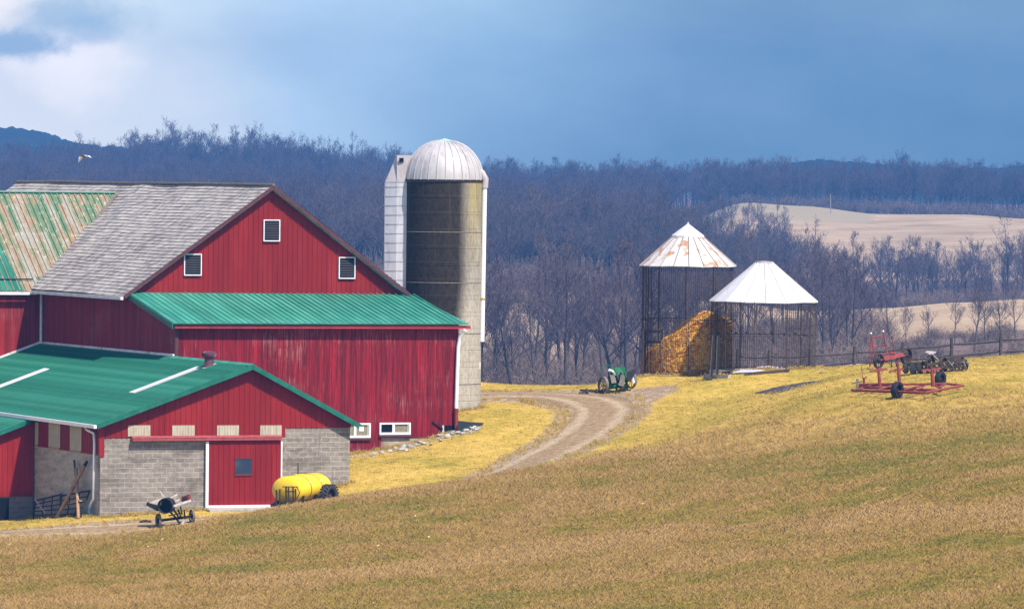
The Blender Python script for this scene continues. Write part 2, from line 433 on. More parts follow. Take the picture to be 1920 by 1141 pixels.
# far land: rows of image height (of the ground) by distance, columns by bearing
FU = np.array([-400, 0, 400, 800, 1000, 1250, 1400, 1500, 1650, 1800, 1920, 2300.])
FD = np.array([335, 420, 520, 600, 700, 800, 900, 1000, 1150, 1300, 1400, 1470, 1560, 1700, 1850, 2000, 2400, 3000, 4600.])
FT = {335: [850, 850, 850, 800, 800, 790, 770, 760, 745, 740, 735, 730],
      420: [800, 800, 790, 775, 772, 772, 760, 750, 735, 720, 715, 710],
      520: [770, 770, 760, 750, 748, 745, 735, 728, 712, 690, 680, 670],
      600: [730, 730, 725, 715, 712, 705, 690, 675, 650, 632, 625, 620],
      700: [660, 660, 655, 640, 632, 630, 625, 612, 605, 588, 578, 560],
      800: [600, 600, 598, 588, 582, 590, 596, 592, 578, 568, 562, 550],
      900: [555, 555, 553, 548, 547, 560, 572, 584, 584, 582, 580, 570],
      1000: [520, 520, 520, 520, 522, 540, 552, 570, 578, 578, 576, 560],
      1150: [480, 480, 484, 492, 496, 506, 505, 512, 515, 512, 508, 500],
      1300: [445, 445, 450, 462, 470, 470, 452, 452, 455, 452, 448, 440],
      1400: [425, 425, 430, 445, 450, 448, 410, 420, 424, 420, 418, 415],
      1470: [412, 412, 418, 434, 438, 428, 380, 386, 402, 402, 410, 412],
      1560: [396, 396, 404, 420, 424, 420, 392, 394, 401, 407, 416, 420],
      1700: [375, 372, 380, 400, 404, 405, 398, 398, 400, 403, 408, 410],
      1850: [358, 352, 358, 383, 386, 390, 390, 392, 392, 392, 394, 396],
      2000: [350, 345, 350, 374, 376, 382, 385, 386, 386, 386, 388, 388],
      2400: [350, 348, 350, 368, 372, 376, 378, 380, 380, 380, 380, 380],
      3000: [345, 345, 348, 355, 358, 360, 362, 364, 364, 364, 364, 364],
      4600: [340, 340, 342, 345, 345, 346, 348, 350, 350, 350, 350, 350]}
FZ = np.array([[P(u, FT[int(d)][i], d).z for i, u in enumerate(FU)] for d in FD])
def ucol(x, y): return 960 + x/np.maximum(y, 1)*F
def z_far(x, y):
    u = np.clip(ucol(x, y), FU[0], FU[-1]); d = np.clip(y, FD[0], FD[-1])
    i = np.clip(np.searchsorted(FD, d)-1, 0, len(FD)-2); j = np.clip(np.searchsorted(FU, u)-1, 0, len(FU)-2)
    a = (d-FD[i])/(FD[i+1]-FD[i]); b = (u-FU[j])/(FU[j+1]-FU[j])
    b = b*b*(3-2*b)
    return (FZ[i, j]*(1-a)*(1-b)+FZ[i+1, j]*a*(1-b)+FZ[i, j+1]*(1-a)*b+FZ[i+1, j+1]*a*b)
def zg(x, y):
    x = np.asarray(x, float); y = np.asarray(y, float); x, y = np.broadcast_arrays(x, y)
    t = np.clip((y-300)/35, 0, 1); t = t*t*(3-2*t)
    out = np.zeros(x.shape)
    m = t < 1
    if m.any(): out[m] += z_near(x[m], y[m])*(1-t[m])
    m = t > 0
    if m.any(): out[m] += z_far(x[m], y[m])*t[m]
    return out
def zg1(x, y): return float(zg(np.array([x]), np.array([y]))[0])
def gnd(px, py, h=0.0, lo=165, hi=335):
    """point h above the ground seen at that pixel"""
    r = ray(px, py); Ds = np.linspace(lo, hi, 700)
    xs = r.x/r.y*Ds; zs = CZ + r.z/r.y*Ds
    d = zs - zg(xs, Ds) - h
    k = np.nonzero(d <= 0)[0]
    if len(k) == 0: D = hi
    else:
        k = k[0]; D = Ds[k] if k == 0 else Ds[k-1]+(Ds[k]-Ds[k-1])*d[k-1]/(d[k-1]-d[k])
    return P(px, py, D)
def onz(x, y, dz=0): return V((x, y, zg1(x, y)+dz))

# plan-view zones -----------------------------------------------------------
def poly_y(pts):
    q = sorted([(p.x, p.y) for p in pts]); return np.array([a for a, b in q]), np.array([b for a, b in q])
_bx, _by = poly_y([P(-200, 1016, 234), P(0, 1010, 234), P(330, 985, 234), P(500, 950, 234.5), P(620, 936, 235), P(740, 915, 235.5), P(850, 905, 236), P(1000, 876, 239), P(1130, 850, 243.5)]
                  + [gnd(a, b) for a, b in [(1230, 838), (1320, 812), (1450, 790), (1600, 775), (1760, 762), (1920, 750)]])
_cx, _cy = poly_y([gnd(a, b) for a, b in [(0, 1125), (300, 1110), (600, 1085), (900, 1040), (1250, 992), (1600, 965), (1900, 948)]])
def vnoise(x, y, s, seed=0):
    x = np.asarray(x)*s; y = np.asarray(y)*s
    xi = np.floor(x).astype(int); yi = np.floor(y).astype(int); fx = x-xi; fy = y-yi
    fx = fx*fx*(3-2*fx); fy = fy*fy*(3-2*fy)
    def h(a, b): 
        n = (a*374761393 + b*668265263 + seed*1442695)& 0x7fffffff
        n = ((n ^ (n >> 13))*1274126177) & 0x7fffffff
        return ((n ^ (n >> 16)) & 0xffff)/65535.0
    return (h(xi, yi)*(1-fx)+h(xi+1, yi)*fx)*(1-fy)+(h(xi, yi+1)*(1-fx)+h(xi+1, yi+1)*fx)*fy
def fbm(x, y, s, seed=0): return .5*vnoise(x, y, s, seed)+.3*vnoise(x, y, s*2.1, seed+1)+.2*vnoise(x, y, s*4.3, seed+2)
def lawn_sunlit(x, y):       # 1 = short yellow grass round the buildings, 0 = rough brown pasture coloured darker for cloud shade
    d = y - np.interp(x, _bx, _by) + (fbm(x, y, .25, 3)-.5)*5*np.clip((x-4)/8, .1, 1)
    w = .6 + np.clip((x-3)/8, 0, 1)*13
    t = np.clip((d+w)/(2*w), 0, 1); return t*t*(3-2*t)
def brown(x, y):      # dead-grass swaths along the contour
    b1 = np.interp(x, _bx, _by)-y; b2 = np.interp(x, _cx, _cy)-y
    g = np.exp(-((b1-3.0)/4.5)**2) + .95*np.exp(-((b2-1.5)/3.2)**2)
    return np.clip(g*.62 + (fbm(x, y, .22, 9)-.5)*1.3 + (fbm(x, y, .9, 19)-.5)*1.2 + .34, 0, 1)
# track: centre line + half width, in plan
TRK = [(P(-300, 1010, 237), 1.6), (P(0, 1003, 237), 1.6), (P(200, 997, 237.5), 1.6), (P(330, 985, 238), 1.6), (P(520, 958, 238.3), 1.7), (P(700, 930, 238.8), 1.7), (P(850, 910, 240.3), 1.8)]
TRK += [(gnd(a, b), w) for a, b, w in [(955, 884, 1.7), (1030, 850, 1.8), (1092, 815, 1.7), (1125, 785, 1.75), (1128, 765, 1.8), (1090, 748, 2.3), (1030, 741, 2.3), (960, 739, 1.8)]] + [(P(880, 741, 270), 1.6), (P(760, 741, 273), 1.5)]
def resample(tr, step):
    out = []
    for i in range(len(tr)-1):
        (a, wa), (b, wb) = tr[i], tr[i+1]
        p0 = tr[max(i-1, 0)][0]; p3 = tr[min(i+2, len(tr)-1)][0]
        k = max(2, int((b-a).length/step))
        for j in range(k):
            t = j/k
            q = .5*((2*a)+(b-p0)*t+(2*p0-5*a+4*b-p3)*t*t+(3*a-p0-3*b+p3)*t**3)
            out.append((q.x, q.y, wa+(wb-wa)*t))
    return np.array(out)
TR = resample(TRK, .45)
BR = resample([(gnd(1128, 760), 1.8), (gnd(1165, 744), 2.4), (gnd(1190, 738), 1.6)], .45)   # spur to the planter
TR[:, 2] *= np.interp(TR[:, 1], [238, 245, 256, 266], [.80, .78, .88, 1.02]); BR[:, 2] *= .9
TRALL = np.r_[TR, BR]
def dirt(x, y):
    x = np.asarray(x, float); y = np.asarray(y, float); out = np.full(x.shape, 9.0)
    fl = out.ravel(); xf = x.ravel(); yf = y.ravel()
    for s in range(0, len(xf), 20000):
        d = np.sqrt((xf[s:s+20000, None]-TRALL[None, :, 0])**2+(yf[s:s+20000, None]-TRALL[None, :, 1])**2) - TRALL[None, :, 2]
        fl[s:s+20000] = d.min(1)
    return fl.reshape(x.shape)
ASH = gnd(1480, 728)

# ------------------------------------------------------------------ ground sheet
ys = np.r_[np.arange(-60, 100, 8), np.arange(100, 160, 2), np.arange(160, 292, .55), np.arange(292, 345, 2.5)]
e = [345]
while e[-1] < 2560: e.append(e[-1]*1.022)
ys = np.r_[ys, e]
cs = np.linspace(-1, 1, 241); cs = np.sign(cs)*(.32*np.abs(cs)+.68*np.abs(cs)**4)
Wd = 75+.32*np.maximum(ys-330, 0)
X = cs[None, :]*Wd[:, None]; Y = np.repeat(ys[:, None], len(cs), 1)
Z = zg(X, Y)
near = Y < 300
Z += np.where(near, (fbm(X, Y, .8, 5)-.5)*.07, (fbm(X, Y, .012, 6)-.5)*np.clip((Y-400)/600, 0, 1)*2.5)
Wv = np.stack([X, Y, Z], -1).reshape(-1, 3)
nr, nc = X.shape
idx = np.arange(nr*nc).reshape(nr, nc)
fc = np.stack([idx[:-1, :-1], idx[:-1, 1:], idx[1:, 1:], idx[1:, :-1]], -1).reshape(-1, 4)
me = bpy.data.meshes.new('ground')
me.vertices.add(len(Wv)); me.vertices.foreach_set('co', Wv.ravel())
me.loops.add(fc.size); me.loops.foreach_set('vertex_index', fc.ravel())
me.polygons.add(len(fc)); me.polygons.foreach_set('loop_start', np.arange(0, fc.size, 4)); me.polygons.foreach_set('loop_total', np.full(len(fc), 4))
me.update(); me.shade_smooth()
LAWN_SUNLIT = lawn_sunlit(X, Y); BRN = brown(X, Y); DRT = np.where(near, dirt(X, Y), 9)
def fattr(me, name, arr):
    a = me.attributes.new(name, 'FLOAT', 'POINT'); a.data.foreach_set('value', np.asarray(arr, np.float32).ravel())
fattr(me, 'lawn_sunlit', LAWN_SUNLIT); fattr(me, 'brown', BRN)
fattr(me, 'dirt', np.clip(1-(DRT+.15)/1.1, 0, 1))
Uc = ucol(X, Y)
farm = np.clip((Y-300)/20, 0, 1); fattr(me, 'far', farm)
# hay fields on the far slope (1) against leaf litter under the woods (0)
def hayfield(U, Yv):
    a = ((Yv > 610+np.clip(1500-U, 0, 700)*.06) & (Yv < 905) & (U > 870))
    b = ((Yv > 1110) & (Yv < 1490) & (U > 1265+np.clip(1480-Yv, 0, 400)*.35))
    return (a | b).astype(float)
fattr(me, 'hay', hayfield(Uc, Y)); fattr(me, 'knoll', ((Y > 1400) & (Uc < 1640)).astype(float))
n = N('ground_cover'); o = n.pos()
def attr(nm, typ='GEOMETRY'):
    a = n.n('Attribute'); a.attribute_name = nm; a.attribute_type = typ; return a.outputs['Fac']
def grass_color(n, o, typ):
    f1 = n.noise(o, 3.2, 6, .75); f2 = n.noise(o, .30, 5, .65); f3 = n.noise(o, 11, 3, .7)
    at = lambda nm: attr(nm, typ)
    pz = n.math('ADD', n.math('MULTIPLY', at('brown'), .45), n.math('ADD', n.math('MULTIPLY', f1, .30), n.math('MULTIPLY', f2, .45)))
    past_shaded = n.ramp(pz, [(.36, (.145, .125, .016)), (.47, (.225, .160, .026)), (.62, (.295, .178, .050)), (.85, (.38, .23, .088))])  # pasture browns, darkened to carry the cloud shadow over the front field
    past_shaded = n.mix(n.math('MULTIPLY', n.sstep(f3, .60, .72), .55), past_shaded, (.11, .068, .024))
    f4 = n.noise(o, 1.5, 5, .7); past_shaded = n.mix(n.math('MULTIPLY', n.sstep(f4, .55, .68), .5), past_shaded, (.13, .085, .03)); past_shaded = n.mix(n.math('MULTIPLY', n.sstep(f4, .43, .33), .35), past_shaded, (.42, .29, .12))
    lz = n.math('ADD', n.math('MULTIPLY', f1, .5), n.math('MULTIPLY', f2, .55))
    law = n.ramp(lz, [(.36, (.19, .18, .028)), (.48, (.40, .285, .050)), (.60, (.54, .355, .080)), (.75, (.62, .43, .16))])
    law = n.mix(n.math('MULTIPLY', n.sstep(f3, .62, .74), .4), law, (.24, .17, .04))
    return n.mix(at('lawn_sunlit'), past_shaded, law)
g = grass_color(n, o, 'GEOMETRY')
f = n.noise(o, 6, 5, .7)
soil = n.ramp(n.noise(o, 2.5, 6, .7), [(.3, (.17, .115, .075)), (.55, (.34, .25, .18)), (.75, (.50, .40, .31))])
dm = n.sstep(n.math('ADD', attr('dirt'), n.math('MULTIPLY', n.math('SUBTRACT', n.noise(o, 1.6, 5, .7), .5), 1.1)), .28, .62)
g = n.mix(dm, g, soil)
ff = n.noise(n.map(o, (.02, .02, .02)), 3, 5, .6)
hay = n.ramp(ff, [(.3, (.30, .21, .13)), (.5, (.41, .29, .185)), (.7, (.50, .37, .25))])
hay = n.mix(attr('knoll'), hay, (.36, .285, .185))
lit = n.ramp(n.noise(n.map(o, (.1, .1, .1)), 3, 5, .7), [(.3, (.10, .07, .065)), (.7, (.24, .16, .14))])
fr = n.mix(attr('hay'), lit, hay)
g = n.mix(attr('far'), g, fr)
n.bump(n.noise(o, 7, 6, .75), .8, .08)
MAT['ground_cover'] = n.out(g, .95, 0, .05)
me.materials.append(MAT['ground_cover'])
ground = bpy.data.objects.new('ground', me); COL.objects.link(ground); tag(ground, kind='structure')
GZ = Z
def zmesh(x, y): return zg1(x, y) + (float(fbm(np.array([x]), np.array([y]), .8, 5)[0])-.5)*.07

# ------------------------------------------------------------------ gravel track sheet
def track(name, T, seed):
    mb = MB(); K = 15; rows = []
    for i in range(len(T)):
        a = T[max(i-1, 0)]; b = T[min(i+1, len(T)-1)]
        d = np.array([b[0]-a[0], b[1]-a[1]]); d /= np.linalg.norm(d)+1e-9; nrm = np.array([-d[1], d[0]])
        l = T[i, 2]*(.92+.35*(float(fbm(np.array([i*.35]), np.array([seed]), 1, 2)[0])-.5))
        r = T[i, 2]*(.92+.35*(float(fbm(np.array([i*.35]), np.array([seed+9.]), 1, 2)[0])-.5))
        row = []
        for k in range(K):
            w = -l + (l+r)*k/(K-1); row.append((T[i, 0]+nrm[0]*w, T[i, 1]+nrm[1]*w, w))
        rows.append(row)
    R = np.array(rows); zz = zg(R[..., 0], R[..., 1]) + (fbm(R[..., 0], R[..., 1], .8, 5)-.5)*.07
    wv = R[..., 2]
    prof = .022 + .020*np.cos(np.clip(np.abs(wv)/1.7, 0, 1)*math.pi) + .05*(fbm(R[..., 0], R[..., 1], 1.7, 31)-.5) - .03*np.exp(-((np.abs(wv)-.85)/.26)**2)
    edge = np.zeros_like(wv); edge[:, 0] = edge[:, -1] = 1
    zz = zz + np.where(edge > 0, -.05, np.maximum(prof, .012))
    vs = np.stack([R[..., 0], R[..., 1], zz], -1).reshape(-1, 3)
    ii = np.arange(len(vs)).reshape(R.shape[:2])
    fs = np.stack([ii[:-1, :-1], ii[:-1, 1:], ii[1:, 1:], ii[1:, :-1]], -1).reshape(-1, 4)[:, ::-1]
    m = bpy.data.meshes.new(name); m.from_pydata([tuple(v) for v in vs], [], [tuple(int(q) for q in f) for f in fs]); m.shade_smooth()
    fattr(m, 'w', wv.ravel())
    m.materials.append(MAT['gravel']); o = bpy.data.objects.new(name, m); COL.objects.link(o); return tag(o, kind='structure')
n = N('gravel'); o = n.pos()
aw = n.n('Attribute'); aw.attribute_name = 'w'
wa = n.math('ABSOLUTE', aw.outputs['Fac'])
wn = n.math('ADD', wa, n.math('MULTIPLY', n.math('SUBTRACT', n.noise(o, 1.1, 4), .5), .55))
rut = n.math('MULTIPLY', n.sstep(wn, .45, .80), n.sstep(wn, 1.25, .90))
f = n.noise(o, 4, 6, .75); f2 = n.noise(o, 16, 3, .7)
col = n.ramp(f, [(.3, (.19, .12, .062)), (.5, (.32, .22, .125)), (.72, (.46, .33, .20))])
col = n.mix(n.math('MULTIPLY', rut, .65), col, n.ramp(f, [(.3, (.41, .305, .195)), (.7, (.60, .47, .33))]))
col = n.mix(n.math('MULTIPLY', n.sstep(wn, 1.15, 1.55), .75), col, n.ramp(f, [(.35, (.15, .10, .06)), (.65, (.33, .24, .13))]))
col = n.mix(n.math('MULTIPLY', n.sstep(f2, .60, .72), .6), col, (.13, .09, .065))
n.bump(n.math('ADD', f, n.math('MULTIPLY', f2, .5)), 1.0, .09); MAT['gravel'] = n.out(col, .95, 0, .05)
track('farm_track', TR, 3.0); 
# burnt patch of ash in the grass
mb = MB(); c = ASH; Kr, Ka = 8, 40; vs = [onz(c.x, c.y, .16)]; fs = []
for r in range(1, Kr+1):
    for a in range(Ka):
        an = 2*math.pi*a/Ka; q = r/Kr
        rr = q*(1+.28*math.sin(3*an+1)+.16*math.sin(7*an+2)+.1*math.sin(13*an))
        x, y = c.x+math.cos(an)*1.4*rr, c.y+math.sin(an)*2.4*rr
        vs.append(onz(x, y, .13*(1-q*q)+.03*math.sin(9*an+r*2)*(1-q)+(.008 if r < Kr else -.05)))
for a in range(Ka): fs.append((0, 1+a, 1+(a+1) % Ka))
for r in range(Kr-1):
    for a in range(Ka):
        b = (a+1) % Ka; fs.append((1+r*Ka+a, 1+(r+1)*Ka+a, 1+(r+1)*Ka+b, 1+r*Ka+b))
mb.raw(vs, fs); tag(mb.build('ash_patch', MAT['ash'], None, 1.0), kind='structure')
# ------------------------------------------------------------------ shed dimensions (from the near gable plane s=0)
S_OV = .35
ta, _, _ = 0, 0, 0
_, T_AP, Z_AP = on_s(475, 684, -S_OV)
_, T_EL, Z_EL = on_s(182, 796, -S_OV)
_, T_ER, Z_ER = on_s(679, 798, -S_OV)
_, T_R, _ = on_s(657, 890, 0)
T_B = T_AP + .12                      # barn long wall plane
S_L, _, _ = on_t(328, 672, T_B)       # lean-to front wall plane
_, _, z_l0 = on_s(328, 608, S_L)
# lean-to roof: front eave edge and top edge on the gable plane
s_tmp = [st(hit(240, 549, B(0, T_B-.25, 0), D2))[0]]
S_G = s_tmp[0]                         # gable plane
OVL = .45
_, tl0, zl0 = on_s(325, 605, S_L-OVL); _, tl1, zl1 = on_s(878, 606, S_L-OVL)
_, tg0, zg0_ = on_s(240, 548, S_G-.02); _, tg1, zg1_ = on_s(772, 552, S_G-.02)
_, T_BR, _ = on_s(858, 805, S_L)
# main gable
_, t_ap, z_ap = on_s(513, 348, S_G-.35); _, t_e0, z_e0 = on_s(232, 555, S_G-.35)
_, t_e1, z_e1 = on_s(772, 553, S_G-.35)
S_C, _, _ = on_t(80, 551, T_B)         # inner corner with the wing
S_END = on_t(32, 333, t_ap)[0]
print('S_L', S_L, 'S_G', S_G, 'S_C', S_C, 'S_END', S_END, 'T_B', T_B, 'T_R', T_R, 'T_BR', T_BR, 'tap', t_ap, z_ap, z_e0, z_e1, t_e1)
bp = B(S_L, T_B, 0); barn_root = V((bp.x, bp.y, zg1(bp.x, bp.y)))
barn = thing('barn', 'big red barn with slate gable roof, green lean-to roof and rusty green side wing', 'barn', barn_root)
zb = -1.2
def up_slope(a, b): return (V(b)-V(a)).normalized()
# gable wall (ribbed red sheet metal)
zr = lambda t: z_ap-.12 + (t-t_ap)*((z_e0-z_ap)/(t_e0-t_ap) if t < t_ap else (z_e1-z_ap)/(t_e1-t_ap))
tl_, tr_ = T_B, t_e1-.25
g2 = [(tl_, zb), (tr_, zb), (tr_, zr(tr_)), (t_ap, zr(t_ap)), (tl_, zr(tl_))]
mb = MB(); mb.slab([B(S_G, t, z) for t, z in g2], D1*.2)
vis = [(tl_, zg0_-.1), (tr_, zg1_-.1), (tr_, zr(tr_)), (t_ap, zr(t_ap)), (tl_, zr(tl_))]
ribs(mb, [B(S_G, t, z) for t, z in vis], D2, ZZ, -D1, .232, .045, .022)
mb.build('gable_wall', MAT['red_siding'], barn)
# long wall (old boards), back and right walls
mb = MB()
mb.slab([B(S_L+.02, T_B-.004, zb), B(S_END, T_B-.004, zb), B(S_END, T_B-.004, z_e0-.1), B(S_G, T_B-.004, z_e0-.1), B(S_L+.02, T_B-.004, z_l0+.05)], D2*.18)
mb.slab([B(S_END-.4, T_B+.2, zb), B(S_END-.4, tr_, zb), B(S_END-.4, tr_, zr(tr_)-.1), B(S_END-.4, t_ap, z_ap-.2), B(S_END-.4, T_B+.2, zr(T_B+.2)-.1)], D1*.2)
mb.slab([B(S_G+.2, tr_-.2, zb), B(S_END-.4, tr_-.2, zb), B(S_END-.4, tr_-.2, zr(tr_)-.05), B(S_G+.2, tr_-.2, zr(tr_)-.05)], D2*.2)
mb.build('side_wall', MAT['old_boards_dark'], barn)
# lean-to front wall
mb = MB(); _, _, zt1 = on_s(868, 615, S_L)
_, tA, zA = on_s(715, 820, S_L); zbot = on_s(700, 846, S_L)[2]
mb.slab([B(S_L, T_B, zb), B(S_L, tA, zb), B(S_L, tA, zA), B(S_L, T_BR, zA-.05), B(S_L, T_BR, zl1), B(S_L, T_B, zl0)][0:1]+
        [B(S_L, tA, zb), B(S_L, tA, zA), B(S_L, T_BR, zA), B(S_L, T_BR, zl1), B(S_L, T_B, zl0)], D1*.18)
# battens between the weathered boards
t = T_B+.3; k = 0
while t < T_BR-.1:
    z0 = zbot+.5 if t < tA else zA+.02
    t += .48
    k += 1
mb.build('lean_to_wall', MAT['old_boards'], barn)
mb = MB(); mb.slab([B(S_L+.2, T_BR-.2, zA-.3), B(S_G+5, T_BR-.2, zA-.3), B(S_G, T_BR-.2, zg1_-.2), B(S_L+.2, T_BR-.2, zl1-.12)], D2*.19)
mb.build('lean_to_end_wall', MAT['old_boards'], barn)
mb = MB(); mb.box(B(S_L-.03, T_B+.06, (zb+zl0)/2), D1*.03, D2*.07, ZZ*((zl0-zb)/2-.1)); mb.build('corner_board', MAT['dark_red'], barn)
# stone foundation with rubble plaster
mb = MB(); mb.slab([B(S_L-.03, T_B+.1, zb), B(S_L-.03, T_BR-.06, zb), B(S_L-.03, T_BR-.06, zA-.02), B(S_L-.03, tA+.02, zA-.02), B(S_L-.03, tA-.03, zbot+.02), B(S_L-.03, T_B+.1, zbot+.02)][0:0]
    +[B(S_L+.04, tA+.004, zb), B(S_L+.04, T_BR-.06, zb), B(S_L+.04, T_BR-.06, zA-.004), B(S_L+.04, tA+.004, zA-.004)], D1*.25)
_, _, zf2 = on_s(690, 846, S_L)
mb.slab([B(S_L-.04, T_B+.1, zb), B(S_L-.04, tA-.02, zb), B(S_L-.04, tA-.02, zf2), B(S_L-.04, T_B+.1, zf2)], D1*.038)
mb.build('foundation', MAT['stone_base'], barn)
# slate roof, laid as real overlapping courses
def slates(mb, o, u, v, n, poly2, row=.30, sag=0.0, seed=1, th=.03):
    lo, hi = min(p[1] for p in poly2), max(p[1] for p in poly2); y = lo
    def off(x, yy): return sag*(float(fbm(np.array([x*.13+seed]), np.array([yy*.22]), 1, seed)[0])-.5)
    while y < hi-1e-3:
        band = clip(clip(poly2, 0, 1, -y), 0, -1, y+row)
        if len(band) >= 3:
            x0, x1 = min(p[0] for p in band), max(p[0] for p in band); x = math.floor(x0/.68)*.68 + (0 if int(round(y/row)) % 2 else .34) - .68
            while x < x1:
                cell = clip(clip(band, 1, 0, -x), -1, 0, x+.68)
                if len(cell) >= 3:
                    lift = random.random()*.012; dv = random.uniform(-.018, .012)
                    pts = []
                    for a, b in cell:
                        q = (b-y)/row; bb = b+(dv if q < .02 else 0)
                        pts.append(o+u*a+v*bb+n*(off(a, b)+(th+lift)*(1-q)+.004))
                    mb.poly(pts, [(a, b) for a, b in cell])
                    lowp = [(i, c) for i, c in enumerate(cell) if abs(c[1]-y) < 1e-6]
                    if len(lowp) == 2:
                        (i, a), (j, b) = lowp
                        p, q2 = pts[i], pts[j]
                        mb.poly([p, q2, q2-n*(th+lift), p-n*(th+lift)], [(a[0], a[1]-.01), (b[0], b[1]-.01), (b[0], b[1]-.02), (a[0], a[1]-.02)])
                x += .68
        y += row
SF = S_G-.35
A0 = B(SF, t_ap, z_ap); E0 = B(SF, t_e0, z_e0)
vL = up_slope(E0, A0); uL = D1; nL = vL.cross(uL); nL = nL if nL.z > 0 else -nL; hL = (A0-E0).length; L = S_END-SF
mb = MB(); slates(mb, E0, uL, vL, nL, [(0, 0), (L, 0), (L, hL), (0, hL)], .24, .24, 1, .02)
E1 = B(SF, t_e1, z_e1); vR = up_slope(E1, A0); nR = vR.cross(D1); nR = nR if nR.z > 0 else -nR; hR = (A0-E1).length
slates(mb, E1, D1, vR, nR, [(0, 0), (L, 0), (L, hR), (0, hR)], .24, .18, 4, .02)
mb.slab([E0-nL*.14, B(S_END, t_e0, z_e0)-nL*.14, B(S_END, t_ap, z_ap)-nL*.14, A0-nL*.14], nL*.07)
mb.slab([E1-nR*.14, B(S_END, t_e1, z_e1)-nR*.14, B(S_END, t_ap, z_ap)-nR*.14, A0-nR*.14], nR*.07)
roof = mb.build('slate_roof', MAT['slate'], barn)
mb = MB()
pts = [B(SF-.02+L*i/24, t_ap, z_ap+.05+.10*(float(fbm(np.array([i*.35]), np.array([.5]), 1, 8)[0])-.5)) for i in range(25)]
mb.tube(pts, .07, 6); mb.build('ridge_cap', MAT['iron_grey'], roof)
# rake boards of the gable
for a, b, nn in ((E0, A0, nL), (E1, A0, nR)):
    mb = MB(); d = (b-a).normalized()
    mb.slab([a-nn*.11-D1*.03, b-nn*.11-D1*.03, b+nn*.02-D1*.03, a+nn*.02-D1*.03], D1*.05); mb.build('rake_board', MAT['dark_red'], roof)
# lean-to roof in pale green ribbed metal
r0, r1, r2, r3 = B(S_L-OVL, tl0, zl0), B(S_L-OVL, tl1, zl1), B(S_G-.03, tg1, zg1_), B(S_G-.03, tg0, zg0_)
nn = (r1-r0).cross(r3-r0).normalized(); nn = nn if nn.z > 0 else -nn
mb = MB(); mb.slab([r0, r1, r2, r3], -nn*.05)
ribs(mb, [r0, r1, r2, r3], (r1-r0), (r3-r0)-(r1-r0)*((r3-r0).dot(r1-r0)/(r1-r0).length_squared), nn, .29, .045, .024)
lr = mb.build('lean_to_roof', MAT['green_roof_pale'], barn)
mb = MB(); mb.slab([r0-nn*.05-D2*.05, r3-nn*.05-D2*.05, r3-ZZ*.26-D2*.05, r0-ZZ*.26-D2*.05], D2*.045); mb.build('rake_trim', MAT['green_trim'], lr)
mb = MB(); a, b = B(S_L-OVL+.1, tl0+.1, zl0-.17), B(S_L-OVL+.1, tl1+.15, zl1-.17); mb.slab([a-ZZ*.07, b-ZZ*.07, b+ZZ*.07, a+ZZ*.07], D1*.05); mb.build('fascia', MAT['red_trim'], lr)
# eave gutter of the slate roof
mb = MB(); a, b = B(SF-.05, t_e0-.10, z_e0-.10), B(S_C, t_e0-.10, z_e0-.10); mb.bar(a, b, .13, .13); mb.build('gutter', MAT['white_dirty'], barn)
# inner-corner downspout
mb = MB(); mb.tube([B(S_C-.12, T_B-.1, z_e0-.2), B(S_C-.12, T_B-.1, on_t(78, 655, T_B)[2])], .07, 8); mb.build('downspout', MAT['white_dirty'], barn, 1.0)
# right-hand downspout: white upper pipe with a kink, rusty red lower end
q = [on_s(x, y, S_L-.12) for x, y in ((868, 618), (862, 632), (859, 650), (857, 700), (855, 768))]
q = [B(S_L-.14, a[1], a[2]) for a in q]; q[0] = q[0]-D1*.25
mb = MB(); mb.tube(q, .085, 8); mb.build('downspout', MAT['white_paint'], barn, 1.0)
q2 = [on_s(x, y, S_L-.14) for x, y in ((855, 765), (855, 800), (857, 818))]
mb = MB(); q2 = [B(S_L-.14, a[1], a[2]) for a in q2]; q2[-1] = q2[-1]-D1*.2; mb.tube(q2, [.10, .085, .085], 8); mb.build('downspout_boot', MAT['red_fascia'], barn, 1.0)
# louvred vents in the gable
for (x0, y0, x1, y1) in ((494, 412, 523, 452), (345, 476, 376, 516), (635, 482, 664, 522)):
    _, ta_, za_ = on_s(x0, y0, S_G); _, tb_, zb_ = on_s(x1, y1, S_G)
    mb = MB(); mb.slab([B(S_G-.035, ta_, zb_), B(S_G-.035, tb_, zb_), B(S_G-.035, tb_, za_), B(S_G-.035, ta_, za_)], D1*.02)
    k = 9
    for i in range(k):
        zc = zb_+(za_-zb_)*(i+.5)/k; h = (za_-zb_)/k
        mb.slab([B(S_G-.085, ta_+.04, zc-h*.42), B(S_G-.085, tb_-.04, zc-h*.42), B(S_G-.038, tb_-.04, zc+h*.35), B(S_G-.038, ta_+.04, zc+h*.35)], ZZ*.012)
    v = mb.build('louvre_vent', MAT['louver'], barn)
    mb = MB()
    for (a0, a1, c0, c1) in ((ta_-.02, tb_+.02, za_-.03, za_+.01), (ta_-.02, tb_+.02, zb_-.01, zb_+.03), (ta_-.02, ta_+.02, zb_+.031, za_-.031), (tb_-.02, tb_+.02, zb_+.031, za_-.031)):
        mb.slab([B(S_G-.10, a0, c0), B(S_G-.10, a1, c0), B(S_G-.10, a1, c1), B(S_G-.10, a0, c1)], D1*.08)
    mb.build('frame', MAT['white_paint'], v)
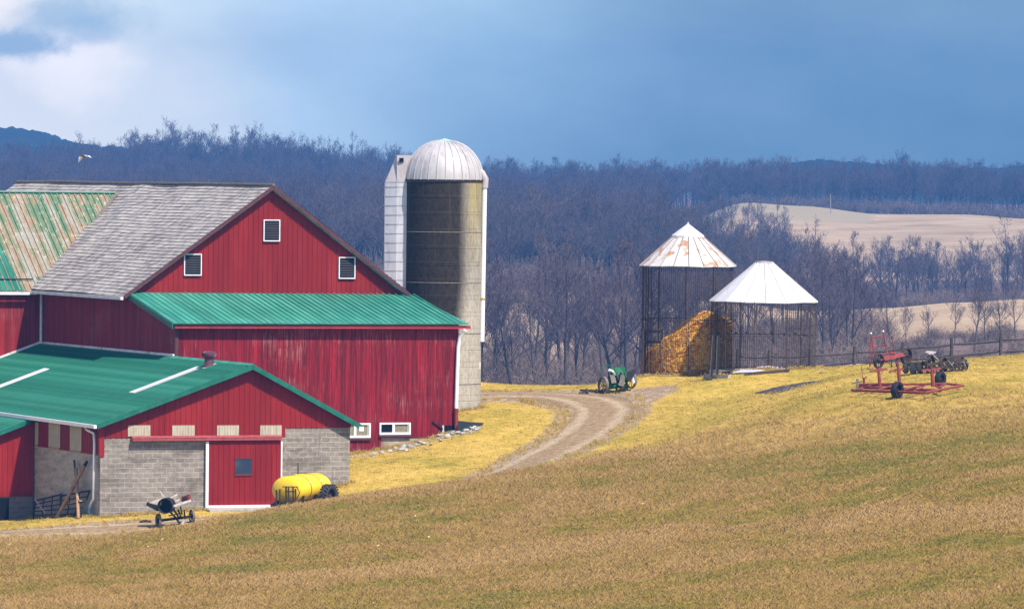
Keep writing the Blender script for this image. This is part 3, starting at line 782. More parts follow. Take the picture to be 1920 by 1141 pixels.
# ground-floor windows of the lean-to
def slider(x0, y0, x1, y1, mull, left_open):
    _, a, zt = on_s(x0, y0, S_L); _, b, zb2 = on_s(x1, y1, S_L); f = .07
    mb = MB(); s0 = S_L-.07
    def bx(t0, t1, z0, z1, s=s0, d=.09): mb.slab([B(s, t0, z0), B(s, t1, z0), B(s, t1, z1), B(s, t0, z1)], D1*d)
    bx(a, b, zt-f, zt); bx(a, b, zb2, zb2+f*1.4); bx(a, a+f, zb2+f*1.4, zt-f); bx(b-f, b, zb2+f*1.4, zt-f)
    m = a+(b-a)*mull
    bx(m-f*.8, m+f*.8, zb2+f*1.4, zt-f, s0+.005)
    bx(b-f*1.9, b-f*1.5, zb2+f*1.4, zt-f, s0+.02, .05)
    w = mb.build('window', MAT['white_paint'], barn)
    mb = MB(); bx(a+f, m-f*.8, zb2+f*1.4, zt-f, S_L-.015, .012); mb.build('pane', MAT['dark_opening' if left_open else 'window_board'], w)
    mb = MB(); bx(m+f*.8, b-f, zb2+f*1.4, zt-f, S_L-.015, .012); mb.build('pane', MAT['window_board'], w)
    mb = MB(); bx(a-.02, b+.02, zb2-.10, zb2-.003, S_L-.10, .10); mb.build('sill', MAT['dark_red'], w)
slider(711, 792, 769, 814, .45, True); slider(640, 793, 694, 820, .46, False)
# low dark opening at the corner with its board and a post
_, a, za_ = on_s(830, 797, S_L); _, b, _ = on_s(851, 797, S_L)
mb = MB(); mb.slab([B(S_L-.012, a, za_-.75), B(S_L-.012, b, za_-.75), B(S_L-.012, b, za_), B(S_L-.012, a, za_)], D1*.01); mb.build('opening', MAT['dark_opening'], barn)
mb = MB(); p = on_s(811, 789, S_L-.05); q = on_s(831, 804, S_L-.05); mb.bar(B(*p), B(*q), .05); mb.build('prop_bar', MAT['iron_dark'], barn)
mb = MB(); p = on_s(831, 797, S_L-.05); q = on_s(831, 815, S_L-.05); mb.bar(B(*p), B(*q), .06); mb.build('frame_post', MAT['white_dirty'], barn)

# wing with the rusty green roof
n_roof = nL; Q = hit(216, 364, E0+nL*.08, nL); C0 = hit(70, 546, B(S_C, T_B-.35, 0), D2)
LW = 17
sQ, tQ, zQ = st(Q); sE, tE, zE = st(C0)
sE0 = sE
f0 = [Q, Q-D2*LW, B(sE0, tQ-LW, zE), B(sE0, tE, zE)]
vv = up_slope(f0[2], f0[1]); nW = (f0[1]-f0[0]).cross(f0[3]-f0[0]).normalized(); nW = nW if nW.z > 0 else -nW
mb = MB(); mb.slab(f0, -nW*.06)
ribs(mb, f0, D2, f0[1]-f0[2], nW, .29, .06, .05)
sB = 2*sQ-sE0
f1 = [Q, Q-D2*LW, B(sB, tQ-LW, zE), B(sB, tE, zE)]; nX = (f1[1]-f1[0]).cross(f1[3]-f1[0]).normalized(); nX = nX if nX.z > 0 else -nX
mb.slab(f1, -nX*.06)
wr = mb.build('wing_roof', MAT['rusty_green'], barn)
mb = MB(); mb.tube([Q-D2*LW+ZZ*.06, Q+ZZ*.06], .075, 6); mb.build('ridge_cap', MAT['green_trim'], wr)
mb = MB(); mb.tube([Q+nW*.07+D2*.1, B(sE0, tE+.05, zE)+nW*.07], .085, 6); mb.build('valley_flashing', MAT['iron_grey'], wr)
# the newer green sheets at the lower left corner of the wing roof
def onroof(px, py, lift): return hit(px, py, Q+nW*lift, nW)
mb = MB(); pl = [onroof(*p, .006) for p in ((-40, 545), (46, 545), (2, 468), (-40, 400))]
mb.slab(pl, nW*.012); ribs(mb, [p+nW*.012 for p in pl], D2, f0[1]-f0[2], nW, .29, .06, .05); mb.build('roof_patch', MAT['green_roof'], wr)
mb = MB(); pa, pb = onroof(-40, 523, .08), onroof(62, 523, .08); mb.tube([pa, pb], .035, 6); mb.build('snow_rail', MAT['iron_dark'], wr)
mb = MB(); mb.slab([B(S_C, T_B-.01, zb), B(S_C, T_B-LW+1, zb), B(S_C, T_B-LW+1, zE+.02), B(S_C, T_B-.01, zE+.02)], D1*.2)
mb.slab([B(sB-.6, T_B-.01, zb), B(sB-.6, T_B-LW+1, zb), B(sB-.6, T_B-LW+1, zE), B(sB-.6, T_B-.01, zE)], D1*.2)
mb.slab([B(S_C+.2, T_B-LW+1, zb), B(sB-.6, T_B-LW+1, zb), B(sB-.6, T_B-LW+1, zE), B(sQ, T_B-LW+1, zQ-.15), B(S_C+.2, T_B-LW+1, zE)], D2*.2)
mb.build('wing_wall', MAT['old_boards_dark'], barn)
mb = MB(); mb.bar(B(sE0-.08, tE-LW, zE-.09), B(sE0-.08, tE-.05, zE-.09), .13); mb.build('gutter', MAT['white_dirty'], barn)

# ------------------------------------------------------------------ shed
sp = B(0, 0, 0); shed = thing('livestock_shed', 'red metal and concrete block shed with green roof and red sliding door', 'shed', (sp.x, sp.y, zg1(sp.x, sp.y)))
zr2 = lambda t: (Z_AP-.10 + (t-T_AP)*((Z_EL-Z_AP)/(T_EL-T_AP) if t < T_AP else (Z_ER-Z_AP)/(T_ER-T_AP)))
_, _, z_m1 = on_s(190, 821, 0); _, t_m, z_m2 = on_s(535, 802, 0); _, _, z_m3 = on_s(535, 829, 0); _, t_m0, _ = on_s(527, 829, 0)
mb = MB()
wall = [(0, z_m1), (t_m, z_m1), (t_m, z_m2), (T_R, z_m2), (T_R, zr2(T_R)), (T_AP, zr2(T_AP)), (0, zr2(0))]
p1 = [(0, z_m1), (t_m, z_m1), (t_m, zr2(t_m)), (T_AP, zr2(T_AP)), (0, zr2(0))]
p2 = [(t_m, z_m2), (T_R, z_m2), (T_R, zr2(T_R)), (t_m, zr2(t_m))]
for pl in (p1, p2):
    mb.slab([B(0, t, z) for t, z in pl], D1*.15); ribs(mb, [B(0, t, z) for t, z in pl], D2, ZZ, -D1, .232, .045, .022)
mb.slab([B(-.03, -.05, z_m1-.75), B(-.03, .16, z_m1-.75), B(-.03, .16, zr2(.16)), B(-.03, -.05, zr2(-.05))], D1*.028)   # corner trim
mb.build('gable_siding', MAT['red_siding'], shed)
zf = -1.6
_, t_d0, z_d0 = on_s(387, 828, -.12); _, t_d1, z_d1 = on_s(526, 948, -.12); z_db = on_s(387, 950, -.12)[2]
mb = MB(); mb.slab([B(.02, .004, zf), B(.02, t_d0+.1, zf), B(.02, t_d0+.1, z_m1-.004), B(.02, .004, z_m1-.004)], D1*.2)
mb.build('block_wall', MAT['block_wall'], shed); mb = MB()
mb.slab([B(.02, t_d1-.1, zf), B(.02, T_R-.03, zf), B(.02, T_R-.03, z_m2-.004), B(.02, t_m+.01, z_m2-.004), B(.02, t_m+.01, z_m1-.004), B(.02, t_d1-.1, z_m1-.004)], D1*.2)
mb.build('block_wall', MAT['block_wall'], shed)
# left flank: red strip, fibreglass panels, concrete wall
S_A, _, _ = on_t(63, 880, 0)
_, _, zs0 = on_t(187, 852, 0)
S_CB = S_C-.02
zwt = zr2(0)-.02
mb = MB(); mb.slab([B(.16, .05, zs0), B(S_CB, .05, zs0), B(S_CB, .05, zwt), B(.16, .05, zwt)], D2*.1)
ribs(mb, [B(0.0, .05, zs0), B(S_A+1, .05, zs0), B(S_A+1, .05, zwt), B(0.0, .05, zwt)], D1, ZZ, -D2, .232, .045, .022)
mb.slab([B(.0, .02, zs0-.04), B(S_CB, .02, zs0-.04), B(S_CB, .02, zs0+.03), B(.0, .02, zs0+.03)], D2*.025)
mb.build('side_siding', MAT['red_siding'], shed)
mb = MB(); mb.slab([B(.23, .06, zf), B(S_CB, .06, zf), B(S_CB, .06, zs0-.045), B(.23, .06, zs0-.045)], D2*.2); mb.build('side_block_wall', MAT['block_pale'], shed)
for x0, x1, yt, yb in ((65, 71, 791, 838), (91, 112, 792, 843), (131, 152, 794, 847)):
    a, b = on_t(x0, 815, .02)[0], on_t(x1, 815, .02)[0]; zt_, zl_ = on_t((x0+x1)/2, yt, .02)[2], on_t((x0+x1)/2, yb, .02)[2]
    zt_ = min(zt_, zwt-.03)
    mb = MB(); pl = [B(b, .022, zl_), B(a, .022, zl_), B(a, .022, zt_), B(b, .022, zt_)]; mb.slab(pl, D2*.02); ribs(mb, pl, -D1, ZZ, -D2, .12, .03, .015); mb.build('fibreglass_panel', MAT['fibreglass'], shed)
for x0, x1 in ((240, 282), (323, 365), (407, 448), (488, 528)):
    _, a, zt_ = on_s(x0, 797, -.03); _, b, _ = on_s(x1, 797, -.03); zl_ = on_s(x0, 817.5, -.03)[2]
    mb = MB(); pl = [B(-.035, a, zl_), B(-.035, b, zl_), B(-.035, b, zt_), B(-.035, a, zt_)]; mb.slab(pl, D1*.01); ribs(mb, pl, D2, ZZ, -D1, .12, .03, .015); mb.build('fibreglass_panel', MAT['fibreglass'], shed)
# back/right walls (hidden but real)
mb = MB(); mb.slab([B(.22, T_R-.23, zf), B(S_L-.05, T_R-.23, zf), B(S_L-.05, T_R-.23, z_m2), B(.22, T_R-.23, z_m2)], D2*.2); mb.build('far_side_wall', MAT['block_wall'], shed)
# roof
e0, a0, e1 = B(-S_OV, T_EL-.02, Z_EL), B(-S_OV, T_AP, Z_AP), B(-S_OV, T_ER+.02, Z_ER)
S_RB = S_C-.03
rl = [e0, a0, B(S_RB, T_AP, Z_AP), B(S_RB, T_EL-.02, Z_EL)]
vS = up_slope(e0, a0); nS = vS.cross(D1); nS = nS if nS.z > 0 else -nS
mb = MB(); mb.slab(rl, -nS*.05); ribs(mb, rl, D1, vS, nS, .30, .035, .06)
rr = [e1, a0, B(S_L-.02, T_AP, Z_AP), B(S_L-.02, T_ER+.02, Z_ER)]
vS2 = up_slope(e1, a0); nS2 = vS2.cross(D1); nS2 = nS2 if nS2.z > 0 else -nS2
mb.slab(rr, -nS2*.05); ribs(mb, rr, D1, vS2, nS2, .29, .05, .035)
sroof = mb.build('roof', MAT['green_roof'], shed)
for a, b, nn_ in ((e0, a0, nS), (a0, e1, nS2)):
    mb = MB(); mb.slab([a-D1*.04+nn_*.03, b-D1*.04+nn_*.03, b-D1*.04-nn_*.17, a-D1*.04-nn_*.17], D1*.07); mb.build('rake_trim', MAT['green_trim'], sroof)
mb = MB(); mb.box(B(-S_OV-.05, T_ER-.05, Z_ER-.12), D1*.03, D2*.10, ZZ*.09); mb.build('eave_cap', MAT['white_paint'], sroof)
mb = MB(); mb.slab([a0+nS*.04-vS*.22, B(S_L-.03, T_AP, Z_AP)+nS*.04-vS*.22, B(S_L-.03, T_AP, Z_AP+.05), a0+ZZ*.05], nS*.015); mb.build('ridge_cap', MAT['green_roof_pale'], sroof)
# white flashing where the roof meets the barn walls
mb = MB(); mb.slab([B(S_L-.1, T_AP-.02, Z_AP+.02), B(S_RB-.02, T_AP-.02, Z_AP+.02), B(S_RB-.02, T_AP-.02, Z_AP+.14), B(S_L-.1, T_AP-.02, Z_AP+.14)], D2*.08)
mb.slab([B(S_RB-.05, T_AP-.03, Z_AP+.02), B(S_RB-.05, T_EL, Z_EL+.03), B(S_RB-.05, T_EL, Z_EL+.15), B(S_RB-.05, T_AP-.03, Z_AP+.14)], D1*.03)
mb.build('flashing', MAT['white_dirty'], sroof)
def onshed(px, py, l): return hit(px, py, e0+nS*l, nS)
p, q = onshed(380, 687, .04), onshed(222, 735, .04)
for (px0, py0, px1, py1) in ((374, 688, 228, 734), (88, 691, -40, 731)):
    p, q = onshed(px0, py0, .036), onshed(px1, py1, .036); L_ = (p-q).dot(vS); hw = .40
    q0 = p - vS*L_
    pl = [p-D1*hw, p+D1*hw, q0+D1*hw, q0-D1*hw]
    mb = MB(); mb.slab(pl, nS*.012); ribs(mb, [x+nS*.012 for x in pl], D1, vS, nS, .145, .05, .02); mb.build('skylight', MAT['skylight'], sroof)
vp = onshed(392, 686, .03); sv, tv, zv = st(vp); c = B(sv, tv, zv-.05)
mb = MB(); mb.lathe(c, ZZ, [(.24, 0), (.22, .08), (.205, .12), (.20, .42), (.17, .43)], 20)
vent = mb.build('roof_ventilator', MAT['maroon'], shed, .6)
mb = MB(); mb.lathe(c, ZZ, [(.20, .40), (.28, .44), (.30, .52), (.28, .60), (.18, .67), (.0, .69)], 20)
for k in range(20):
    a = 2*math.pi*k/20; d = V((math.cos(a), math.sin(a), 0)); d2_ = V((math.cos(a+.25), math.sin(a+.25), 0)); d3 = V((math.cos(a+.5), math.sin(a+.5), 0))
    mb.tube([c+d*.285+ZZ*.45, c+d2_*.308+ZZ*.52, c+d3*.285+ZZ*.605, c+d3*.18+ZZ*.675], .012, 4)
mb.build('turbine_head', MAT['maroon'], vent, .6)
mb = MB(); mb.slab([c-D1*.3-vS*.3-nS*.0+ZZ*.06, c+D1*.3-vS*.3+ZZ*.06, c+D1*.3+vS*.3+ZZ*.06, c-D1*.3+vS*.3+ZZ*.06], nS*.01); mb.build('curb', MAT['pale_board'], vent)
# gutter and downspout
mb = MB(); mb.bar(B(-S_OV-.02, T_EL-.08, Z_EL-.08), B(S_RB-.1, T_EL-.08, Z_EL-.08), .13, .14); mb.build('gutter', MAT['white_paint'], shed)
pp = [on_t(x, y, -.12) for x, y in ((160, 800), (163, 805), (176, 812), (177, 830), (175, 935), (169, 945), (168, 951))]
mb = MB(); mb.tube([B(a, -.12, z) for a, b, z in pp], .055, 8); mb.build('downspout', MAT['white_paint'], shed, 1.0)
pp = [on_t(x, y, -.12) for x, y in ((168, 949), (167, 976))]
mb = MB(); mb.tube([B(a, -.12, z) for a, b, z in pp], .068, 8); mb.build('drain_pipe', MAT['blue_pipe'], shed, 1.0)
# sliding door
mb = MB(); pl = [B(-.12, t_d0+.09, z_db+.06), B(-.12, t_d1, z_db+.06), B(-.12, t_d1, z_d0+.05), B(-.12, t_d0+.09, z_d0+.05)]
mb.slab(pl, D1*.06); ribs(mb, pl, D2, ZZ, -D1, .232, .045, .022); door = mb.build('sliding_door', MAT['red_siding'], shed)
mb = MB()
for (a, b, c0, c1) in ((t_d0-.02, t_d0+.10, z_db-.03, z_d0+.02), (t_d0+.10, t_d1+.05, z_db-.03, z_db+.07), (t_d1-.01, t_d1+.05, z_db+.07, z_d0)):
    mb.slab([B(-.15, a, c0), B(-.15, b, c0), B(-.15, b, c1), B(-.15, a, c1)], D1*.10)
mb.build('door_trim', MAT['white_paint'], door)
_, a, zt_ = on_s(441, 860, -.15); _, b, zl_ = on_s(472, 887, -.15)
mb = MB(); mb.slab([B(-.155, a, zl_), B(-.155, b, zl_), B(-.155, b, zt_), B(-.155, a, zt_)], D1*.03); mb.build('door_window', MAT['window_glass'], door)
mb = MB()
for (a_, b_, c0, c1) in ((a-.03, b+.03, zl_-.09, zl_-.005), (a-.03, b+.03, zt_+.003, zt_+.03)):
    mb = MB(); mb.slab([B(-.165, a_, c0), B(-.165, b_, c0), B(-.165, b_, c1), B(-.165, a_, c1)], D1*.04); mb.build('window_trim', MAT['dark_red'], door)
_, a, zt_ = on_s(248, 818, -.2); _, b, _ = on_s(528, 819, -.2); zl_ = on_s(300, 826, -.2)[2]
mb = MB(); mb.slab([B(-.06, a, zt_+.02), B(-.06, b, zt_+.02), B(-.25, b, zt_-.06), B(-.25, a, zt_-.06)], -ZZ*.03); mb.slab([B(-.25, a, zl_), B(-.25, b, zl_), B(-.25, b, zt_-.062), B(-.25, a, zt_-.062)], D1*.03)
mb.build('door_track', MAT['machine_pale_red'], shed)
mb = MB(); mb.slab([B(-.9, t_d0-.1, z_db-.35), B(-.9, t_d1+.2, z_db-.35), B(0.0, t_d1+.2, z_db-.3), B(0.0, t_d0-.1, z_db-.3)], ZZ*.27); mb.build('door_apron', MAT['concrete'], shed)

# ------------------------------------------------------------------ annex at the far left
SA = S_A
ap = B(SA, -.2, 0); annex = thing('side_annex', 'low red metal annex with green roof and dark block base at the left edge', 'shed', (ap.x, ap.y, zg1(ap.x, ap.y)))
_, ta0, za0 = on_s(47, 789, SA-.3); _, ta1, za1 = on_s(0, 807, SA-.3)
sl = (za1-za0)/(ta1-ta0); LA = 7.0
zt = lambda t: za0+(t-ta0)*sl
_, _, zab = on_s(30, 930, SA)
tw = -.02
mb = MB(); pl = [B(SA, -LA+.3, zab), B(SA, tw, zab), B(SA, tw, zt(tw)-.1), B(SA, -LA+.3, zt(-LA+.3)-.1)]
mb.slab(pl, D1*.15); ribs(mb, pl, D2, ZZ, -D1, .232, .045, .022)
mb.slab([B(SA+.16, -LA+.3, zab), B(S_C-1, -LA+.3, zab), B(S_C-1, -LA+.3, zt(-LA)), B(SA+.16, -LA+.3, zt(-LA))], D2*.15)
mb.build('siding', MAT['red_siding'], annex)
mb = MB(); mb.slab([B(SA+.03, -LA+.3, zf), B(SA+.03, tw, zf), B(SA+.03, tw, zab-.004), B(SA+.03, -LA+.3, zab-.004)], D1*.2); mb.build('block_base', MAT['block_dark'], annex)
_, a, _ = on_s(0, 950, SA); _, b, _ = on_s(17, 950, SA)
mb = MB(); mb.slab([B(SA+.02, a-.6, zf), B(SA+.02, b, zf), B(SA+.02, b, zab-.05), B(SA+.02, a-.6, zab-.05)], D1*.008); mb.build('opening', MAT['dark_opening'], annex)
pl = [B(SA-.3, -LA, zt(-LA)), B(SA-.3, tw-.03, zt(tw)), B(S_C-1, tw-.03, zt(tw)), B(S_C-1, -LA, zt(-LA))]
vA = up_slope(pl[0], pl[1]); nA = D1.cross(vA); nA = nA if nA.z > 0 else -nA
mb = MB(); mb.slab(pl, -nA*.05); ribs(mb, pl, D1, vA, nA, .29, .05, .035); ar = mb.build('roof', MAT['green_roof'], annex)
mb = MB(); mb.slab([pl[0]-D1*.04, pl[1]-D1*.04, pl[1]-D1*.04-ZZ*.2, pl[0]-D1*.04-ZZ*.2], D1*.035); mb.build('rake_trim', MAT['green_trim'], ar)
# ------------------------------------------------------------------ silo
DS = 265.5
sc_ = P(830.5, 560, DS); sx, sy = sc_.x, sc_.y
RS = 72.5/F*DS
zb_ = zg1(sx, sy)-.6; z_top = P(830, 338, DS-RS).z; z_dome = P(828, 263, DS).z
silo = thing('silo', 'tall stained concrete silo with ribbed metal dome beside the barn', 'silo', (sx, sy, zb_))
c0 = V((sx, sy, 0))
mb = MB(); prof = [(RS*1.0, zb_)]
z = zb_; k = 0
ringz = [z_top-.05-i*.76 for i in range(30) if z_top-.05-i*.76 > zb_]
for zr_ in reversed(ringz):
    prof += [(RS, zr_-.02), (RS-.012, zr_-.012), (RS-.012, zr_+.012), (RS, zr_+.02)]
prof += [(RS, z_top)]
mb.lathe(c0, ZZ, prof, 64); mb.build('stave_wall', MAT['silo_concrete'], silo, .6)
for zr_ in ringz[::3]:
    mb = MB(); mb.lathe(c0, ZZ, [(RS+.0, zr_-.02), (RS+.014, zr_-.01), (RS+.014, zr_+.01), (RS, zr_+.02)], 64); mb.build('hoop', MAT['iron_grey'], silo, .6)
hd = z_dome-z_top
mb = MB(); prof = [(RS+.02, z_top+.002)]+[((RS+.03)*math.cos(a)**.92, z_top+hd*math.sin(a)) for a in np.linspace(0, math.pi/2-.12, 14)]
mb.lathe(c0, ZZ, prof, 56)
for k in range(28):
    an = 2*math.pi*k/28+.05; d = V((math.cos(an), math.sin(an), 0))
    mb.tube([c0+d*((RS+.035)*math.cos(a)**.92)+ZZ*(z_top+hd*math.sin(a)+.005) for a in np.linspace(0, math.pi/2-.14, 10)], .030, 4)
dome = mb.build('dome', MAT['dome_metal'], silo, .5)
mb = MB(); mb.lathe(c0, ZZ, [(RS+.05, z_top-.05), (RS+.06, z_top+.02), (RS+.03, z_top+.04)], 56); mb.build('rim', MAT['iron_dark'], dome, .6)
mb = MB(); mb.lathe(c0, ZZ, [(RS*.30, z_top+hd*.955), (RS*.28, z_top+hd*.975), (0, z_top+hd*1.05)], 20); mb.build('cap', MAT['cap_green'], dome, .6)
# unloading chute on the left flank
hw = 19.5/F*DS
xl, xr = P(721, 340, DS).x, P(760, 340, DS).x; zt_ = P(740, 342, DS).z
cxh = (xl+xr)/2
mb = MB()
prof2 = [(xr+.08, sy-.52), (cxh+.1, sy-.50), (xl+.04, sy-.20), (xl, sy+.1), (xl+.1, sy+.42), (xr+.08, sy+.52)]
z0c = zb_+2.0; zz_ = z0c
while zz_ < zt_-.01:
    h = min(.42, zt_-zz_)
    mb.slab([V((x, y, zz_+.012)) for x, y in prof2], ZZ*(h-.024)); zz_ += h
chute = mb.build('unloading_chute', MAT['chute_metal'], silo)
mb = MB(); zz_ = z0c
while zz_ < zt_+.2:
    mb.slab([V((x-.012 if x < cxh else x, y-.014 if y < sy else y+.012, zz_-.011)) for x, y in prof2], ZZ*.022); zz_ += .42
mb.build('chute_band', MAT['dome_metal'], chute)
ztop = P(750, 291, DS).z
mb = MB(); q = [(x, y) for x, y in prof2]
top = [(xr+.35, sy-.42), (xr-.38, sy-.36), (xr-.40, sy-.1), (xr-.40, sy+.1), (xr-.38, sy+.36), (xr+.35, sy+.42)]
vs = [V((x, y, zt_+.012)) for x, y in q]+[V((x, y, ztop)) for x, y in top]
mb.raw(vs, [(0, 1, 7, 6), (1, 2, 8, 7), (2, 3, 9, 8), (3, 4, 10, 9), (4, 5, 11, 10), (5, 0, 6, 11), (6, 7, 8, 9, 10, 11), (5, 4, 3, 2, 1, 0)])
hood = mb.build('chute_hood', MAT['hood_metal'], silo)
mb = MB(); hx, hz = P(753, 300, DS).x, P(753, 300, DS).z
fy = sy-.47; mb.box((hx, fy, hz), (.10, .02, 0), (0, .02, 0), (0, 0, .09)); mb.build('hood_opening', MAT['dark_opening'], hood)
# fill pipe on the right
DPp = DS-.3
px_ = [P(908, 352, DPp), P(903, 640, DPp)]
mb = MB(); ptop = P(908.5, 350, DPp); pbot = P(903.5, 640, DPp)
mb.tube([pbot, ptop], .115, 14); fp = mb.build('fill_pipe', MAT['white_paint'], silo, .8)
mb = MB(); mb.tube([ptop+V((0, 0, -.05)), ptop+V((.02, 0, .35)), ptop+V((-.12, 0, .62)), ptop+V((-.42, 0, .80)), ptop+V((-.8, .1, .86))], [.16, .16, .15, .14, .12], 12); mb.build('goose_neck', MAT['hood_metal'], fp, .8)
mb = MB()
for zz_ in (P(905, 560, DPp).z,):
    mb.lathe(V((pbot.x*.72+ptop.x*.28, pbot.y, 0)), ZZ, [(.13, zz_-.05), (.13, zz_+.05)], 14)
    mb.bar(V((pbot.x*.72+ptop.x*.28, pbot.y, zz_)), V((sx+RS*.9, sy-.3, zz_)), .06)
mb.build('bracket', MAT['yellow_spoke'], fp)
mb = MB(); mb.bar(P(898, 678, DPp-.1), P(898, 692, DPp-.1), .10, .22); mb.bar(P(896, 660, DPp), P(896, 725, DPp), .03); mb.build('meter_box', MAT['pale_board'], silo)

# ------------------------------------------------------------------ corn cribs
def crib(label, uc, D, R, v_eave, v_apex, kind, roofmat, capw, v_cap, v_base, Re):
    cc = P(uc, v_base, D); x, y = cc.x, cc.y; zb = zg1(x, y)
    zf = P(uc, v_base, D-R).z
    root = thing('corn_crib', label, 'corn crib', (x, y, zf)); c = V((x, y, 0))
    ze = P(uc, v_eave, D-Re).z; za = P(uc, v_apex, D).z; zc = P(uc, v_cap, D).z
    rc = capw/2/F*D
    mb = MB(); mb.lathe(c, ZZ, [(R+.10, zf-1.0), (R+.10, zf-.02), (R+.07, zf+.0), (0, zf+.002)], 28); mb.build('floor_slab', MAT['concrete'], root, .5)
    # cage of welded wire
    mb = MB(); nv = int(2*math.pi*R/.105); w = .0047
    for k in range(nv):
        a = 2*math.pi*k/nv; d = V((math.cos(a), math.sin(a), 0)); t = V((-d.y, d.x, 0))
        p = c+d*R; mb.poly([p-t*w+ZZ*zf, p+t*w+ZZ*zf, p+t*w+ZZ*(ze+.05), p-t*w+ZZ*(ze+.05)]); p2 = p-d*w*2
        mb.poly([p2+t*w+ZZ*zf, p2-t*w+ZZ*zf, p2-t*w+ZZ*(ze+.05), p2+t*w+ZZ*(ze+.05)])
    z = zf+.05
    while z < ze:
        mb.lathe(c, ZZ, [(R-.010, z-.005), (R+.004, z-.005), (R+.004, z+.005), (R-.010, z+.005)], 48); z += .11
    if not kind:      # twisted wire joints half-way up
        zc_ = P(1400, 631, 268).z
        for k in range(26):
            a = 2*math.pi*k/26+.15; d = V((math.cos(a), math.sin(a), 0)); mb.box(c+d*R+ZZ*(zc_+random.uniform(-.03, .03)), d*.04, V((-d.y, d.x, 0))*.05, ZZ*.05)
    mb.build('wire_cage', MAT['rusty_wire'], root)
    for k in range(10):
        a = 2*math.pi*k/10+(.32 if kind else .1); d = V((math.cos(a), math.sin(a), 0)); t = V((-d.y, d.x, 0))
        mb = MB(); mb.box(c+d*(R+.015)+ZZ*(zf+ze)/2, d*.016, t*.017, ZZ*(ze-zf)/2); mb.build('post', MAT['crib_post'], root)
    for zz_ in (zf+.04, ze-.03, (zf+ze)/2): mb = MB(); mb.lathe(c, ZZ, [(R-.016, zz_-.018), (R+.024, zz_-.018), (R+.024, zz_+.018), (R-.016, zz_+.018)], 48); mb.build('band', MAT['crib_post'], root)
    G = 20 if kind else 16
    mb = MB(); zlow = ze-.015
    vs = []; fs = []
    for k in range(G):
        a = 2*math.pi*k/G
        d = V((math.cos(a), math.sin(a), 0))
        vs += [c+d*(Re+random.uniform(-.02, .03))+ZZ*(zlow+random.uniform(-.025, .02)), c+d*rc+ZZ*zc]
    for k in range(G):
        b = (k+1) % G; fs.append((2*k, 2*b, 2*b+1, 2*k+1))
    mb.raw(vs, fs); mb.raw([v-ZZ*.03 for v in vs], [f[::-1] for f in fs])
    for k in range(G):
        b = (k+1) % G; mb.poly([vs[2*b]-ZZ*.03, vs[2*b], vs[2*k], vs[2*k]-ZZ*.03])
        mb.tube([vs[2*k]+ZZ*.008, vs[2*k+1]+ZZ*.008], .022, 4)
    rf = mb.build('roof', roofmat, root); rf.data.materials.append(MAT['seam_dark' if kind else 'dome_metal']); nf = 2*G
    for i_, pl_ in enumerate(rf.data.polygons):
        if i_ >= nf and (i_-nf) % 7 > 0: pl_.material_index = 1
    mb = MB()
    if kind:
        mb.lathe(c, ZZ, [(rc+.10, zc-.06), (rc+.08, zc+.02), (.05, za-.02), (0, za+.02)], 12); mb.tube([c+ZZ*za, c+ZZ*(za+.06)], .05, 6)
    else:
        mb.lathe(c, ZZ, [(rc+.03, zc-.03), (rc+.03, zc+.05), (0, za)], 16)
    mb.build('cap', MAT['crib_roof_clean'] if kind else MAT['dome_metal'], rf)
    return root, c, zf, ze
crib1, c1, zf1, ze1 = crib('taller round wire corn crib with rust-patched cone roof and corn inside', 1287, 275.0, 86.5/F*275, 498, 419, 1, MAT['crib_roof_rusty'], 56, 442, 703, 91/F*275)
crib2, c2, zf2, ze2 = crib('shorter empty round wire corn crib with clean white cone roof', 1430.5, 271.6, 98/F*271.6, 566, 489, 0, MAT['crib_roof_clean'], 32, 492, 696, 101/F*271.6)
R1 = 86.5/F*275; R2 = 98/F*271.6
# door gap of the taller crib: dark frame + ladder seen at the left
mb = MB()
for z in (0.25, 1.05, 1.55): mb.bar(c1+V((-R1+.12, -.9, zf1+.45+z)), c1+V((-R1+.95, -1.25, zf1+.45+z)), .07, .13)
mb.bar(c1+V((-R1+.12, -.9, zf1)), c1+V((-R1+.12, -.9, zf1+2.1)), .10); mb.bar(c1+V((-R1+.95, -1.25, zf1)), c1+V((-R1+.95, -1.25, zf1+2.1)), .10)
mb.build('door_slats', MAT['crib_post'], crib1)
mb = MB()
for a in (-2.72, -2.62, -2.5): 
    d = V((math.cos(a), math.sin(a), 0)); mb.bar(c1+d*(R1-.03)+ZZ*zf1, c1+d*(R1-.03)+ZZ*ze1, .04, .04)
mb.build('door_frame', MAT['crib_post'], crib1)
# corn in the taller crib
def corn_h(x, y):
    q = x/R1
    h = np.interp(q, [-1, -.9, -.55, -.2, .12, .35, .62, .8, 1.0], [.42, .8, 1.45, 2.0, 2.52, 2.80, 2.74, 2.58, 2.45])
    return h + .10*math.sin(3*x+1.3*y) - .10*(y/R1)**2
mb = MB(); Ka, Kr = 48, 14; Rc = R1-.09; vs = [V((c1.x, c1.y, zf1+corn_h(0, 0)))]; fs = []
for r in range(1, Kr+1):
    for a in range(Ka):
        an = 2*math.pi*a/Ka; x, y = math.cos(an)*Rc*r/Kr, math.sin(an)*Rc*r/Kr
        vs.append(V((c1.x+x, c1.y+y, zf1+max(.05, corn_h(x, y)))))
for a in range(Ka):
    an = 2*math.pi*a/Ka; vs.append(V((c1.x+math.cos(an)*Rc, c1.y+math.sin(an)*Rc, zf1+.003)))
for a in range(Ka): fs.append((0, 1+a, 1+(a+1) % Ka))
for r in range(Kr):
    for a in range(Ka):
        b = (a+1) % Ka; fs.append((1+r*Ka+a, 1+(r+1)*Ka+a, 1+(r+1)*Ka+b, 1+r*Ka+b))
mb.raw(vs, fs)
